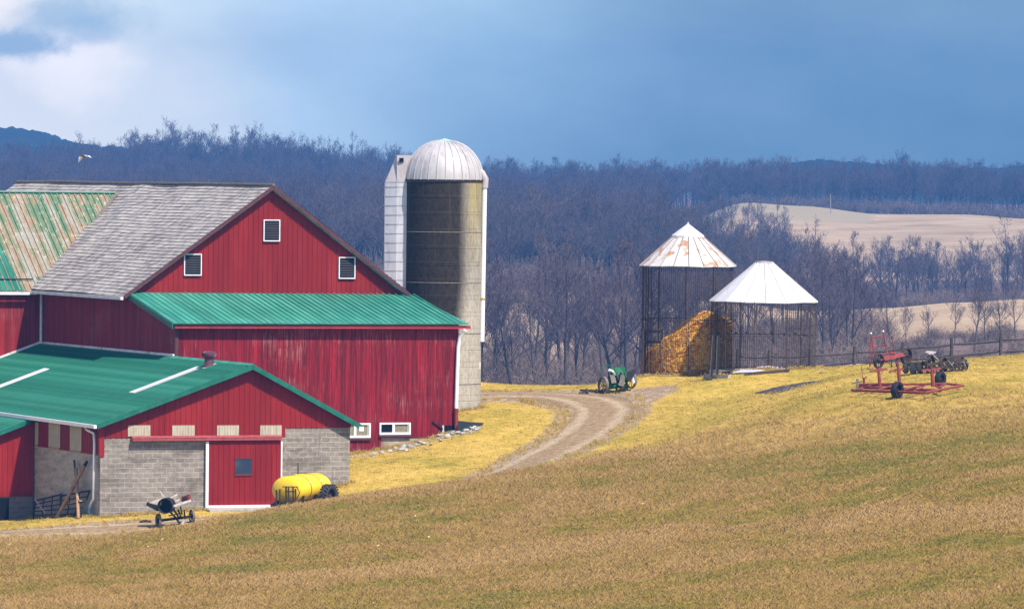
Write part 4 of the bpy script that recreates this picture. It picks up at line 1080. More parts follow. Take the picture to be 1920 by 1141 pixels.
def ear(mb, p, d, L=.17, r=.032):
    d = d.normalized(); x = d.orthogonal().normalized(); y = d.cross(x); vs = []
    for h, q in ((-.5, .45), (-.15, 1.0), (.25, .85), (.5, .25)):
        for k in range(5):
            a = 2*math.pi*k/5; vs.append(p+d*(h*L)+(x*math.cos(a)+y*math.sin(a))*r*q)
    fs = [tuple(i*5+k for k in ()) for i in ()]
    for i in range(3):
        for k in range(5):
            b = (k+1) % 5; fs.append((i*5+k, i*5+b, (i+1)*5+b, (i+1)*5+k))
    fs.append((15, 16, 17, 18, 19)); fs.append((4, 3, 2, 1, 0)); mb.raw(vs, fs)
R_ = random.Random(3)
def rdir(): return V((R_.gauss(0, 1), R_.gauss(0, 1), R_.gauss(0, .45)))
for i in range(3000):       # wall of ears against the wire
    an = R_.uniform(-math.pi, math.pi)
    if math.sin(an) > .35 and R_.random() < .7: continue
    x, y = math.cos(an)*(Rc-R_.uniform(-.02, .04)), math.sin(an)*(Rc-R_.uniform(-.02, .04)); hh = corn_h(x, y)
    ear(mb, V((c1.x+x, c1.y+y, zf1+R_.uniform(.02, 1)*hh)), rdir(), R_.uniform(.14, .21), R_.uniform(.028, .04))
for i in range(1900):
    rr = Rc*math.sqrt(R_.random()); an = R_.uniform(-math.pi, math.pi); x, y = rr*math.cos(an), rr*math.sin(an)
    ear(mb, V((c1.x+x, c1.y+y, zf1+corn_h(x, y)+R_.uniform(-.01, .06))), rdir(), R_.uniform(.14, .21), R_.uniform(.028, .04))
corn = mb.build('corn_pile', MAT['corn'], None, 1.2)
tag(corn, 'sloping heap of orange-yellow corn ears inside the taller wire crib', 'corn', None, 'stuff')
# spilled husks at the shorter crib
mb = MB()
for i in range(420):
    px = R_.uniform(1378, 1520); an = 0
    th = math.acos(max(-1, min(1, (P(px, 690, 268).x-c2.x)/R2))); rr = R2-.12-abs(R_.gauss(0, .35))
    x, y = c2.x+rr*math.cos(th), c2.y-rr*math.sin(th); hgt = .12*math.exp(-((px-1450)/45)**2)+.02
    ear(mb, V((x, y, zf2+R_.uniform(0, hgt*1.5)+.02)), V((R_.gauss(0, 1), R_.gauss(0, 1), .1)), R_.uniform(.14, .22), .03)
tag(mb.build('corn_husks', MAT['pale_board'], None, 1.2), 'thin scatter of pale husks on the floor of the empty crib', 'husks', None, 'stuff')
# two dark beams leaning at the joint of the cribs
for (x0, y0, x1, y1, lab) in ((1338, 626, 1333, 698, 'left of two dark upright beams standing between the two corn cribs'), (1347, 628, 1344, 697, 'right of two dark upright beams standing between the two corn cribs')):
    a, b = P(x0, y0, 268.0), P(x1, y1, 267.6); b.z = zg1(b.x, b.y)-.03; r = thing('upright_beam', lab, 'beam', b, 'dark beams between the cribs')
    mb = MB(); mb.bar(b, a, .12, .10); mb.build('post', MAT['iron_dark'], r)
    mb = MB(); d = (a-b); mb.bar(b+V((-.05, -.055, 0))+d*.02, b+V((-.05, -.055, 0))+d*.97, .02, .012); mb.build('worn_edge', MAT['iron_grey'], r)
a, b = gnd(1345, 699, .1), gnd(1372, 697, .1)
mb = MB(); mb.bar(a, b, .16, .12); tag(mb.build('timber_block', MAT['crib_post'], None), 'short dark timber lying at the foot of the upright beams', 'timber')
pa = [gnd(x, y, .08) for x, y in ((1372, 699), (1408, 698), (1432, 694), (1392, 693.5))]
cc_ = sum(pa, V())/4
mb = MB(); mb.slab(pa, ZZ*.03); bsh = mb.build('metal_sheet', MAT['skylight'], None); tag(bsh, 'pale metal sheet lying on the ground before the empty crib', 'metal sheet')
mb = MB(); mb.bar(gnd(1322, 706, .12), gnd(1368, 706, .06), .22, .20); tag(mb.build('concrete_curb', MAT['concrete'], None), 'mossy concrete curb lying at the foot of the cribs', 'curb')
mb = MB(); mb.bar(gnd(1396, 701, .07), gnd(1480, 694, .07), .12, .12); tag(mb.build('rotten_log', MAT['crib_post'], None), 'thin rotten log lying in front of the empty crib', 'log')

# ------------------------------------------------------------------ split-rail fence
FP = [(1383, 654, 690), (1443, 656, 688), (1519, 655, 686), (1602, 649, 683), (1693, 641, 676), (1784, 633, 668), (1877, 624, 664), (1975, 617, 660)]
fence = None; bases = []
for i, (px, yt, yb) in enumerate(FP):
    D = 277.5+ (0 if px < 1560 else 1.0)
    t = P(px, yt, D); g = V((t.x, t.y, zg1(t.x, t.y)-.05)); bases.append((g, t))
fence = thing('rail_fence', 'weathered split-rail fence along the crest behind the cribs and machinery', 'fence', bases[0][0])
for i, (g, t) in enumerate(bases):
    mb = MB(); mb.tube([g, g+(t-g)*.5+V((random.uniform(-.02, .02), 0, 0)), t], [.085, .08, .075], 7); mb.build('post', MAT['fence_wood'], fence)
for i in range(len(bases)-1):
    (g0, t0), (g1, t1) = bases[i], bases[i+1]
    for fr in ((.72, .68), (.22, .26)):
        a = g0+(t0-g0)*fr[0]; b = g1+(t1-g1)*fr[1]; m_ = (a+b)/2-ZZ*random.uniform(.02, .09)
        mb = MB(); o_ = V((0, .05, 0)); mb.tube([a-(b-a)*.03+o_, a+(m_-a)*.5+o_, m_+o_+ZZ*.02, m_+(b-m_)*.5+o_, b+(b-a)*.03+o_], [.045, .055, .05, .055, .04], 6); mb.build('rail', MAT['fence_wood'], fence)
a, b = gnd(1540, 696, .08), gnd(1640, 677, .10); mb = MB(); mb.tube([a, (a+b)/2, b], [.06, .075, .06], 7); tag(mb.build('fallen_rail', MAT['stone_grey'], None), 'grey fallen rail lying on the grass beside the red rack', 'rail')

# ------------------------------------------------------------------ wheels
def wheel(parent, c, ax, R, wd, tyre, rim, spokes=0, tread=False, name='wheel', rimw=None):
    c, ax = V(c), V(ax).normalized(); x = ax.cross(ZZ).normalized(); z = x.cross(ax)
    mb = MB()
    if spokes:
        mb.lathe(c, ax, [(R-.035, -wd/2), (R, -wd/2), (R, wd/2), (R-.035, wd/2), (R-.035, -wd/2)], 28)
    else:
        ri = R*(rimw or .56); mb.lathe(c, ax, [(ri, -wd*.36), (ri+.03, -wd*.44), (R*.90, -wd*.5), (R*.98, -wd*.36), (R, -wd*.18), (R, wd*.18), (R*.98, wd*.36), (R*.90, wd*.5), (ri+.03, wd*.44), (ri, wd*.36), (ri, -wd*.36)], 32)
        if tread:
            for k in range(22):
                for sg in (-1, 1):
                    a = 2*math.pi*(k+(.5 if sg > 0 else 0))/22; d = x*math.cos(a)+z*math.sin(a); t = ax.cross(d)
                    mb.slab([c+d*(R-.02)+ax*sg*.02-t*.03, c+d*(R-.02)+ax*sg*wd*.52+t*.06, c+d*(R-.02)+ax*sg*wd*.52+t*.12, c+d*(R-.02)+ax*sg*.02+t*.03], d*.055)
    w = mb.build(name, MAT[tyre], parent, .6)
    mb = MB()
    if spokes:
        mb.lathe(c, ax, [(.05, -wd*.8), (.07, -wd*.6), (.07, wd*.6), (.05, wd*.8)], 12)
        for k in range(spokes):
            a = 2*math.pi*k/spokes; d = x*math.cos(a)+z*math.sin(a); mb.tube([c+d*.05, c+d*(R-.03)], .016, 5)
    else:
        ri = R*(rimw or .56)
        mb.lathe(c, ax, [(ri, -wd*.36), (ri*.86, -wd*.30), (ri*.80, -wd*.05), (ri*.35, 0), (ri*.30, wd*.14), (ri*.12, wd*.16), (0, wd*.16)], 24)
        for k in range(5):
            a = 2*math.pi*k/5; d = x*math.cos(a)+z*math.sin(a); mb.lathe(c+d*ri*.5, ax, [(.02, -.04), (.02, .05)], 6)
    mb.build('rim', MAT[rim], w, .6)
    return w

# ------------------------------------------------------------------ yellow tank trailer
g = gnd(560, 946, 0, 228, 242); D = 237.5
c = P(566, 922, D); gz = zg1(c.x, c.y)
root = thing('tank_trailer', 'yellow plastic tank on a two-wheeled trailer with black tractor tyres', 'trailer', (c.x, c.y, gz))
axd = V((.52, .854, .03)).normalized(); sd = V((axd.y, -axd.x, 0)).normalized(); upv = sd.cross(axd).normalized()
tc = V((c.x, c.y, gz+.98))
e0_ = tc-axd*1.12
def el(r, h): return (r, h)
mb = MB(); prof = [(0, -.20), (.22, -.19), (.40, -.155), (.55, -.09), (.63, -.02), (.66, .08), (.66, .72), (.645, .74), (.645, .77), (.66, .79), (.66, 1.52), (.645, 1.54), (.645, 1.57), (.66, 1.59), (.66, 2.18), (.62, 2.27), (.52, 2.34), (.38, 2.39), (.2, 2.42), (0, 2.43)]
mb.lathe(e0_, axd, prof, 40, x=sd, sx=1.10, sy=.84)
tank = mb.build('tank', MAT['tank_yellow'], root, .5)
mb = MB(); p = e0_+axd*.95+upv*.56; mb.lathe(p, upv, [(.22, -.04), (.22, .0), (.18, .02), (.0, .025)], 20); mb.build('lid', MAT['tank_yellow'], tank, .5)
mb = MB()
for h in (.755, 1.555): mb.lathe(e0_+axd*h, axd, [(.648, -.02), (.664, -.012), (.664, .012), (.648, .02)], 40, x=sd, sx=1.10, sy=.84)
mb.build('strap', MAT['iron_rust'], tank, .5)
mb = MB(); zf_ = tc-upv*.60
for s in (-.5, .5): mb.bar(zf_+sd*s-axd*1.5, zf_+sd*s+axd*1.3, .09, .12)
for h in (-1.3, -.6, .3, 1.2): mb.bar(zf_+axd*h-sd*.62, zf_+axd*h+sd*.62, .08, .10)
mb.bar(zf_-axd*1.5-sd*.5, zf_-axd*2.1, .08); mb.bar(zf_-axd*1.5+sd*.5, zf_-axd*2.1, .08)
mb.bar(zf_+axd*.35-sd*1.15-upv*.05, zf_+axd*.35+sd*1.15-upv*.05, .11)
for s in (-.45, .45):
    for h in (-.9, 0, .9): mb.slab([zf_+sd*s*1.2+axd*(h-.06), zf_+sd*s*1.2+axd*(h+.06), zf_+sd*s*1.45+axd*(h+.06)+upv*.38, zf_+sd*s*1.45+axd*(h-.06)+upv*.38], sd*.04)
mb.build('chassis', MAT['iron_dark'], root)
fr = e0_-axd*.32
mb = MB()
for s, z0_, z1_ in ((-.28, -.62, .02), (-.12, -.62, .06), (.18, -.62, .16), (.30, -.62, .14), (.52, -.62, .18), (.64, -.62, .10)):
    mb.bar(fr+sd*s+upv*z0_, fr+sd*s+upv*z1_, .055)
mb.bar(fr+sd*.02+upv*.16, fr+sd*.74+upv*.18, .04); mb.bar(fr+sd*.18-upv*.02, fr+sd*.64-upv*.02, .05); mb.bar(fr-sd*.35-upv*.58, fr+sd*.75-upv*.58, .09)
mb.tube([fr+sd*.7+upv*.18, fr+sd*.85-upv*.05, fr+sd*.7-upv*.3], .02, 5)
mb.build('hitch_frame', MAT['iron_rust'], root)
mb = MB(); p = fr-sd*.30+axd*.5; mb.bar(fr-sd*.02+axd*1.2+upv*.3, fr-sd*.02+axd*1.2+upv*1.06, .035); mb.build('filler_rod', MAT['iron_dark'], root)
ac = zf_+axd*.35-upv*.05
for s in (-1.08, 1.08):
    w = ac+sd*s; w.z = zg1(w.x, w.y)+.46; wheel(root, w, sd, .47, .34, 'rubber_dusty', 'iron_rust', 0, True, 'wheel', .64)

# ------------------------------------------------------------------ barrel machine on iron wheels
w0, w1 = P(297, 975, 237.2), P(360, 969, 237.9); w0.z = zg1(w0.x, w0.y)+.30; w1.z = zg1(w1.x, w1.y)+.30
m_ = (w0+w1)/2; root = thing('barrel_cart', 'old black drum machine with chute on an axle with iron wheels, before the block wall', 'machine', (m_.x, m_.y, zg1(m_.x, m_.y)))
ax = (w1-w0).normalized()
mb = MB(); mb.bar(w0, w1, .09, .10); mb.bar(m_+V((.05, 0, 0)), m_+V((.25, -1.1, -.14)), .07); mb.build('axle', MAT['iron_dark'], root)
for w in (w0, w1): wheel(root, w, V((.93, .36, 0)), .29, .09, 'iron_grey', 'iron_dark', 8)
dc = P(312, 947, 237.0)
fw = V((-.18, -.98, -.03)).normalized(); rt = V((.98, -.18, 0)).normalized()
mb = MB(); mb.lathe(dc-fw*.32, fw, [(.30, 0), (.315, .01), (.315, .58), (.295, .58), (.285, .56), (.28, .05), (0, .04)], 30); drum = mb.build('drum', MAT['iron_dark'], root, .5)
mb = MB(); a = dc+rt*-.06+ZZ*.30
mb.slab([dc-rt*.78+ZZ*.10, dc-rt*.26+ZZ*-.02, dc-rt*.20+ZZ*.30, dc-rt*.70+ZZ*.12][::-1], -fw*.30); mb.build('chute', MAT['pale_board'], root)
mb = MB(); mb.slab([dc-rt*.80+ZZ*.12+fw*.05, dc-rt*.84+ZZ*.0+fw*.05, dc-rt*.34-ZZ*.24+fw*.05, dc-rt*.24-ZZ*.02+fw*.05], -fw*.34); mb.build('trough', MAT['iron_dark'], root)
mb = MB()
mb.bar(dc+rt*.28-ZZ*.02, dc+rt*1.0+ZZ*.22, .10, .09); mb.bar(dc+rt*.32+ZZ*.16-fw*.2, dc+rt*.74+ZZ*.34-fw*.2, .07); mb.bar(dc+rt*.16+ZZ*.30-fw*.1, dc+rt*.42+ZZ*.46-fw*.1, .06)
mb.bar(dc-rt*.10+ZZ*.36, dc-rt*.28+ZZ*.58, .03); mb.bar(dc+rt*.1+ZZ*.3-fw*.3, dc+rt*.36+ZZ*.40-fw*.3, .10, .05)
mb.build('boards', MAT['pale_board'], root)
mb = MB(); bc = dc+rt*.76+ZZ*.28-fw*.25; mb.box(bc, rt*.16+ZZ*.05, fw*.14, ZZ*.13-rt*.02); mb.build('gear_box', MAT['machine_red'], root)
mb = MB(); mb.lathe(bc+fw*.15, fw, [(.11, 0), (.11, .05), (.04, .06), (0, .06)], 14); mb.build('pulley', MAT['iron_dark'], root, .6)
mb = MB()
for s, e_ in ((.02, -.02), (.28, .10), (.46, .18), (.70, .34)): mb.bar(dc+rt*s-ZZ*.18-fw*.15, V((m_.x+e_+.06, m_.y, m_.z+.02)), .055)
mb.bar(dc+rt*.06-ZZ*.42-fw*.15, dc+rt*.62-ZZ*.30-fw*.15, .05)
mb.bar(dc+rt*.58-ZZ*.02, dc+rt*.66-ZZ*.36, .05)
mb.build('stand', MAT['iron_dark'], root)
mb = MB(); mb.slab([m_+V((.18, -.5, -.24)), m_+V((.36, -.55, -.24)), m_+V((.40, -.1, -.12)), m_+V((.2, -.1, -.12))], ZZ*.02); mb.build('foot_plate', MAT['steel_worn'], root)
a, b = gnd(262, 977, .05, 230, 245), gnd(283, 977, .05, 230, 245); mb = MB(); mb.tube([a, (a+b)/2+V((0, .1, .02)), b], [.05, .07, .04], 6); tag(mb.build('scrap_bar', MAT['iron_rust'], None), 'small rusty bar lying left of the drum machine', 'scrap')

# ------------------------------------------------------------------ gate panel and timbers against the flank of the shed
def flank(px, py, off): return hit(px, py, B(0, off, 0), D2)
gz0 = B(S_A-.5, -.5, 0)
root = thing('metal_gate', 'black tubular gate panel leaning against the pale block wall of the shed', 'gate', (gz0.x, gz0.y, zg1(gz0.x, gz0.y)))
def quad_gate(name, c4, nb, nvb):
    mb = MB(); a, b, c_, d = c4
    for p, q in ((a, b), (b, c_), (c_, d), (d, a)): mb.tube([p, q], .035, 6)
    for i in range(1, nb): f = i/nb; mb.tube([a+(d-a)*f, b+(c_-b)*f], .026, 6)
    for i in range(1, nvb): f = i/nvb; mb.tube([a+(b-a)*f, d+(c_-d)*f], .022, 6)
    return mb.build(name, MAT['iron_dark'], root)
quad_gate('gate_frame', [flank(62, 972, -.75), flank(112, 972, -.6), flank(115, 926, -.15), flank(66, 938, -.15)], 5, 3)
quad_gate('gate_frame', [flank(112, 973, -.70), flank(151, 972, -.6), flank(168, 919, -.12), flank(114, 929, -.12)], 5, 3)
mb = MB(); mb.tube([flank(66, 936, -.25), flank(86, 962, -.55)], .035, 6); mb.build('latch_bar', MAT['steel_worn'], root)
for (x0, y0, x1, y1, r, o0, o1, lab) in ((105, 973, 159, 872, .085, -.95, -.12, 'thick wooden pole leaning diagonally across the gate panel'), (147, 973, 143, 877, .07, -.75, -.14, 'shorter upright wooden post leaning on the block wall behind the pole'), (146, 930, 139, 862, .05, -.30, -.10, 'grey weathered stake behind the crossed poles')):
    a, b = flank(x0, y0, o0), flank(x1, y1, o1)
    root2 = thing('leaning_post', lab, 'post', a, 'posts leaning on the shed wall'); mb = MB(); mb.tube([a, a+(b-a)*.5, b], [r, r*.95, r*.9], 8); mb.build('shaft', MAT['post_wood' if r > .06 else 'fence_wood'], root2, 1.0)
    if x0 == 105:
        mb = MB(); d = (b-a).normalized(); mb.tube([b, b+d*.22], [r*.95, r*.6], 8); mb.build('tarred_tip', MAT['iron_dark'], root2)
mb = MB(); mb.bar(flank(119, 946, -.5), flank(151, 938, -.48), .14, .05); tag(mb.build('brace_board', MAT['post_wood'], None), 'short brown board lying across the gate behind the posts', 'board')

# ------------------------------------------------------------------ black tarp, stones along the barn
ps = [gnd(857, 806, .05, 245, 262), gnd(880, 803, .05, 245, 264), gnd(900, 797, .05, 245, 264), gnd(905, 792, .08, 245, 266), gnd(858, 789, .3, 245, 262)]
a0_ = B(S_L-.25, T_BR+.05, 0); 
mb = MB(); lo = [P(857, 808, 255.9), P(882, 805, 256.6), P(903, 797, 257.4)]; hi = [P(857, 788, 256.6), P(880, 790.5, 257.3), P(905, 792, 258)]
vs = []
for a, b in zip(lo, hi):
    a = V((a.x, a.y, zg1(a.x, a.y)-.05)); vs += [a, V((b.x, b.y, b.z)), V((b.x+.1, b.y+.9, zg1(b.x+.1, b.y+.9)-.05))]
mb.raw(vs, [(0, 3, 4, 1), (3, 6, 7, 4), (1, 4, 5, 2), (4, 7, 8, 5), (0, 1, 2), (6, 8, 7), (0, 2, 5, 3), (3, 5, 8, 6)])
tag(mb.build('black_tarp', MAT['tarp'], None), 'black sheeting over a low bank beside the downspout at the barn corner', 'tarp')
mb = MB(); R_ = random.Random(5)
def rock(mb, p, r):
    vs = []; fs = []
    for i, (h, q) in enumerate(((-.5, .6), (.1, 1), (.6, .6))):
        for k in range(6):
            a = 2*math.pi*k/6+R_.random()*.5; vs.append(p+V((math.cos(a)*r*q*R_.uniform(.7, 1.2), math.sin(a)*r*q*R_.uniform(.7, 1.2), h*r*R_.uniform(.7, 1.1))))
    for i in range(2):
        for k in range(6): b = (k+1) % 6; fs.append((i*6+k, i*6+b, (i+1)*6+b, (i+1)*6+k))
    fs.append(tuple(range(12, 18))); mb.raw(vs, fs)
line = [(664, 856), (700, 850), (740, 843), (770, 837), (800, 828), (830, 818), (850, 813), (880, 808), (900, 800)]
for i in range(420):
    k = R_.randrange(len(line)-1); t = R_.random(); px = line[k][0]+(line[k+1][0]-line[k][0])*t; py = line[k][1]+(line[k+1][1]-line[k][1])*t
    w = 2.6 if px > 720 else 2.0
    p = gnd(px+R_.gauss(0, 5), py+R_.gauss(0, w)+ (1 if px > 720 else 2), 0, 240, 262); p.z = zg1(p.x, p.y)+.02
    rock(mb, p, R_.choice((.018, .025, .03, .05)) if R_.random() < .95 else .15)
for (px, py, r) in ((849, 812, .14), (840, 818, .12), (846, 815, .16), (855, 810, .10), (790, 832, .07), (766, 836, .08), (826, 827, .10), (808, 834, .09), (800, 843, .07)):
    p = gnd(px, py, 0, 240, 262); rock(mb, V((p.x, p.y, zg1(p.x, p.y)+.05)), r)
tag(mb.build('rubble', MAT['rubble'], None), 'strip of white stones and rubble along the foot of the barn wall', 'stones', None, 'stuff')
# ------------------------------------------------------------------ bird
bp_ = P(157, 292, 236); root = None
mb = MB(); fwd = V((-.5, -.85, .1)).normalized(); sd_ = V((.85, -.5, 0)).normalized(); u_ = V((0, 0, 1))
mb.lathe(bp_-fwd*.16, fwd, [(0, 0), (.03, .03), (.055, .12), (.055, .20), (.03, .27), (.038, .30), (.03, .34), (0, .37)], 10)
bird = mb.build('bird', MAT['bird_dark'], None, .8); bird['label'] = 'white-winged dark bird flying in front of the wooded hill'; bird['category'] = 'bird'
for s, tip, mid in ((-1, V((-.21, 0, -.26)), V((-.13, 0, -.05))), (1, V((.30, 0, -.08)), V((.16, 0, .015)))):
    r0_, mm, tt = bp_+sd_*s*.03, bp_+mid, bp_+tip
    mb = MB(); mb.slab([r0_+fwd*.09, mm+fwd*.10+V((0, 0, .02)), tt+fwd*.02, tt-fwd*.03, mm-fwd*.10, r0_-fwd*.09] if s > 0 else [r0_-fwd*.09, mm-fwd*.12, tt-fwd*.03, tt+fwd*.02, mm+fwd*.10, r0_+fwd*.09], V((0, -.012, .004)))
    mb.build('wing', MAT['bird_white'], bird)
# ------------------------------------------------------------------ red wagon frame on the slope
def fr_(px, py, h=.30): return gnd(px, py, h, 225, 262)
gw = gnd(1685, 745, 0, 225, 262)
root = thing('wagon_frame', 'red tubular hay wagon frame with three uprights and two black rubber tyres', 'wagon', gw)
A_, B_, C_, D_ = fr_(1597, 731), fr_(1733, 736), fr_(1806, 722), fr_(1612, 721)
E_ = fr_(1690, 720); Fq = fr_(1775, 719)
mb = MB()
mb.tube([A_, B_], .055, 8); mb.tube([B_, C_], .055, 8)
mb.tube([D_, E_], .07, 8); mb.tube([E_, Fq], .045, 8); mb.tube([Fq, C_], .045, 8)
mb.tube([fr_(1610, 729), fr_(1632, 722)], .035, 6); mb.tube([fr_(1645, 731), fr_(1672, 722)], .035, 6); mb.tube([fr_(1695, 730), fr_(1735, 721)], .04, 6)
mb.tube([fr_(1697, 731), fr_(1712, 732), fr_(1728, 727), fr_(1734, 722)], .025, 6); mb.tube([fr_(1752, 722), fr_(1766, 728)], .045, 6); mb.tube([fr_(1758, 726), fr_(1774, 719)], .035, 6)
mb.tube([D_-ZZ*.1, fr_(1764, 727)-ZZ*.1], .06, 8)
bed = mb.build('bed_frame', MAT['machine_red'], root, 1.0)
mb = MB(); mb.box(D_+V((-.1, 0, 0)), V((.05, 0, 0)), V((0, .05, 0)), ZZ*.24); mb.tube([D_+V((-.35, 0, .05)), D_+V((.1, 0, .15))], .03, 6); mb.build('hitch', MAT['iron_grey'], root)
for (bx, by, tx, ty, ax0, ay0, ax1, ay1, name) in ((1650, 724, 1647, 690, 1631, 696, 1664, 692, 'upright'), (1687, 722, 1683, 676, 1667, 697, 1694, 692, 'upright'), (1749, 724, 1747, 690, 1727, 695, 1765, 692, 'upright')):
    b = fr_(bx, by); t = P(tx, ty, b.y)
    mb = MB(); mb.tube([b, t], [.075, .055], 8); up_ = mb.build(name, MAT['machine_red'], root, 1.0)
    a0, a1 = P(ax0, ay0, b.y-.35), P(ax1, ay1, b.y+.35); cm = (a0+a1)/2
    mb = MB(); mb.tube([a0, a1], .028, 6); mb.tube([a0+(a1-a0)*.3, V((b.x+.02, b.y, cm.z-.16))], .018, 5); mb.tube([a0+(a1-a0)*.8, V((b.x+.02, b.y, cm.z-.16))], .018, 5)
    mb.tube([a0+V((.05, .25, .03)), a1+V((-.02, .25, .03))], .026, 6)
    mb.build('cross_arm', MAT['machine_red'], up_)
b = fr_(1620, 720); mb = MB(); mb.tube([b, b+V((0, 0, .28))], [.065, .05], 6); mb.tube([b+V((0, 0, .2)), b+V((.1, 0, .32))], .03, 5); mb.tube([b+V((-.05, 0, .2)), P(1615, 686, b.y)], .016, 5); mb.build('stake_pocket', MAT['machine_red'], root)
wa, wb = P(1681, 730, 239.5), P(1762, 713, 244)
g1 = gnd(1682, 746, 0, 225, 262); wa = V((g1.x, g1.y, g1.z+.335)); g2_ = gnd(1763, 725, 0, 225, 262); wb = V((g2_.x, g2_.y, g2_.z+.33))
axw = V((.82, -.57, -.03))
wheel(root, wa, -axw*-1, .345, .25, 'rubber', 'iron_dark'); wheel(root, wb, axw, .32, .24, 'rubber', 'iron_dark')
mb = MB(); mb.tube([wa, wa+(B_+A_)*0+V((0, .4, .05))], .05, 6); mb.tube([wb, wb+V((-.2, -.2, .02))], .05, 6); mb.build('axle_stub', MAT['machine_red'], root)

# ------------------------------------------------------------------ red rack on steel wheels
gl, gr = gnd(1648, 694, 0, 235, 275), gnd(1697, 689, 0, 235, 275)
D0 = gnd(1648, 692, 0, 235, 275).y+.6
lw, rw = P(1647, 679, D0), P(1699, 671, D0+1.6)
gl_ = zg1(lw.x, lw.y); lw.z = gl_+.36
rz = zg1(rw.x, rw.y); rw.z = rz+.40
root = thing('rack_cart', 'red ladder rack on a beam axle with two broad rusty steel wheels', 'cart', (lw.x, lw.y, gl_))
off = P(1647, 679, D0).z-lw.z
axl = V((.80, -.6, 0)).normalized()
def q_(px, py, D=D0): p = P(px, py, D); return p
dz = lw.z-P(1647, 679, D0).z
wheel(root, lw, axl, .34, .15, 'iron_rust', 'iron_dark', 8); wheel(root, rw, axl, .38, .20, 'iron_rust', 'iron_dark', 8)
def pz(px, py, D=None): p = P(px, py, D0 if D is None else D); return V((p.x, p.y, p.z+dz))
mb = MB(); mb.bar(pz(1656, 675, D0+.3), pz(1692, 667, D0+1.2), .15, .17); mb.bar(lw, pz(1660, 674, D0+.3), .07); mb.bar(rw, pz(1690, 668, D0+1.2), .07); mb.build('axle_beam', MAT['machine_pale_red'], root)
mb = MB()
mb.tube([pz(1633, 629), pz(1640, 670)], .035, 6); mb.tube([pz(1656, 625), pz(1664, 669)], .035, 6)
for a, b in (((1635, 636), (1658, 632)), ((1638, 653), (1661, 648))): mb.tube([pz(*a), pz(*b)], .03, 6)
mb.tube([pz(1652, 668), pz(1668, 664)], .035, 6)
mb.tube([pz(1632, 640), pz(1631, 690)], .03, 6); mb.tube([pz(1672, 632, D0+.6), pz(1677, 666, D0+.8)], .022, 6); mb.tube([pz(1668, 664, D0+.5), pz(1679, 666, D0+.9)], .06, 6)
rack = mb.build('ladder_rack', MAT['machine_red'], root)
mb = MB(); 
for p in ((1633, 628), (1656, 624)): mb.lathe(pz(*p), ZZ, [(.03, -.03), (.045, 0), (.03, .05), (0, .06)], 8)
mb.build('knob', MAT['white_paint'], rack)
mb = MB()
for a, b in (((1672, 676), (1671, 691)), ((1678, 675), (1681, 690)), ((1661, 678), (1674, 690))): mb.tube([pz(*a), pz(*b)], .018, 5)
mb.tube([pz(1683, 672, D0+1), pz(1684, 682, D0+.9)], .07, 6); mb.build('strut', MAT['iron_dark'], root)

# ------------------------------------------------------------------ rusty mower beyond it
D0 = gnd(1752, 699, 0, 235, 285).y
c_ = P(1752, 690, D0); dz = zg1(c_.x, c_.y)+.02-P(1752, 698, D0).z
root = thing('sickle_mower', 'rusty brown antique hay machine with a worn metal seat, bars and discs, on the grass', 'machine', (c_.x, c_.y, zg1(c_.x, c_.y)))
mb = MB()
for a, b, w in (((1700, 680, 0), (1745, 678, .2), .07), ((1698, 686, 0), (1740, 683, .2), .07), ((1742, 676, .3), (1808, 668, 1.2), .07), ((1744, 681, .3), (1806, 672, 1.2), .06), ((1762, 684, .0), (1800, 695, .4), .06), ((1755, 687, -.2), (1805, 694, .2), .05), ((1720, 690, 0), (1780, 690, .4), .06), ((1808, 668, 1.2), (1808, 676, 1.0), .07), ((1770, 675, .5), (1775, 690, .3), .05), ((1790, 672, .8), (1796, 688, .5), .05), ((1740, 672, .2), (1742, 694, .1), .06), ((1725, 678, .1), (1724, 690, 0), .05), ((1712, 680, 0), (1716, 692, 0), .05), ((1757, 690, -.3), (1790, 680, .5), .05), ((1778, 680, .4), (1812, 690, .8), .045), ((1765, 676, .3), (1798, 690, .5), .04)):
    mb.bar(pz(a[0], a[1], D0+a[2]), pz(b[0], b[1], D0+b[2]), w)
mb.build('beam_frame', MAT['iron_rust'], root)
for (px, py, dd, R, nm) in ((1699, 690, -.1, .24, 'disc'), (1713, 691, 0, .28, 'disc'), (1726, 690, .1, .26, 'disc'), (1744, 683, 0, .40, 'wheel'), (1769, 685, .3, .34, 'wheel'), (1788, 683, .6, .28, 'disc'), (1802, 681, 1.0, .30, 'wheel')):
    c2_ = pz(px, py, D0+dd); c2_.z = max(c2_.z, zg1(c2_.x, c2_.y)+R-.03)
    if nm == 'wheel': wheel(root, c2_, V((.85, -.5, 0)), R, .12, 'iron_rust', 'iron_dark', 7)
    else:
        mb = MB(); mb.lathe(c2_, V((.8, -.55, .1)), [(R, -.05), (R*.96, .0), (R*.5, .06), (.05, .08), (0, .08)], 18); mb.lathe(c2_, V((.8, -.55, .1)), [(.05, -.2), (.05, .1)], 8); mb.build('disc', MAT['iron_dark'], root, .7)
mb = MB(); p = pz(1746, 662, D0); 
mb.slab([pz(1734, 661, D0-.1), pz(1742, 664, D0-.25), pz(1749, 663.5, D0-.1), pz(1755, 661, D0), pz(1750, 660, D0+.25), pz(1740, 659.5, D0+.2)], ZZ*.05); seat = mb.build('seat', MAT['steel_worn'], root)
mb = MB(); mb.bar(pz(1748, 664, D0), pz(1761, 676, D0+.2), .07, .03); mb.build('seat_spring', MAT['steel_worn'], root)
mb = MB()
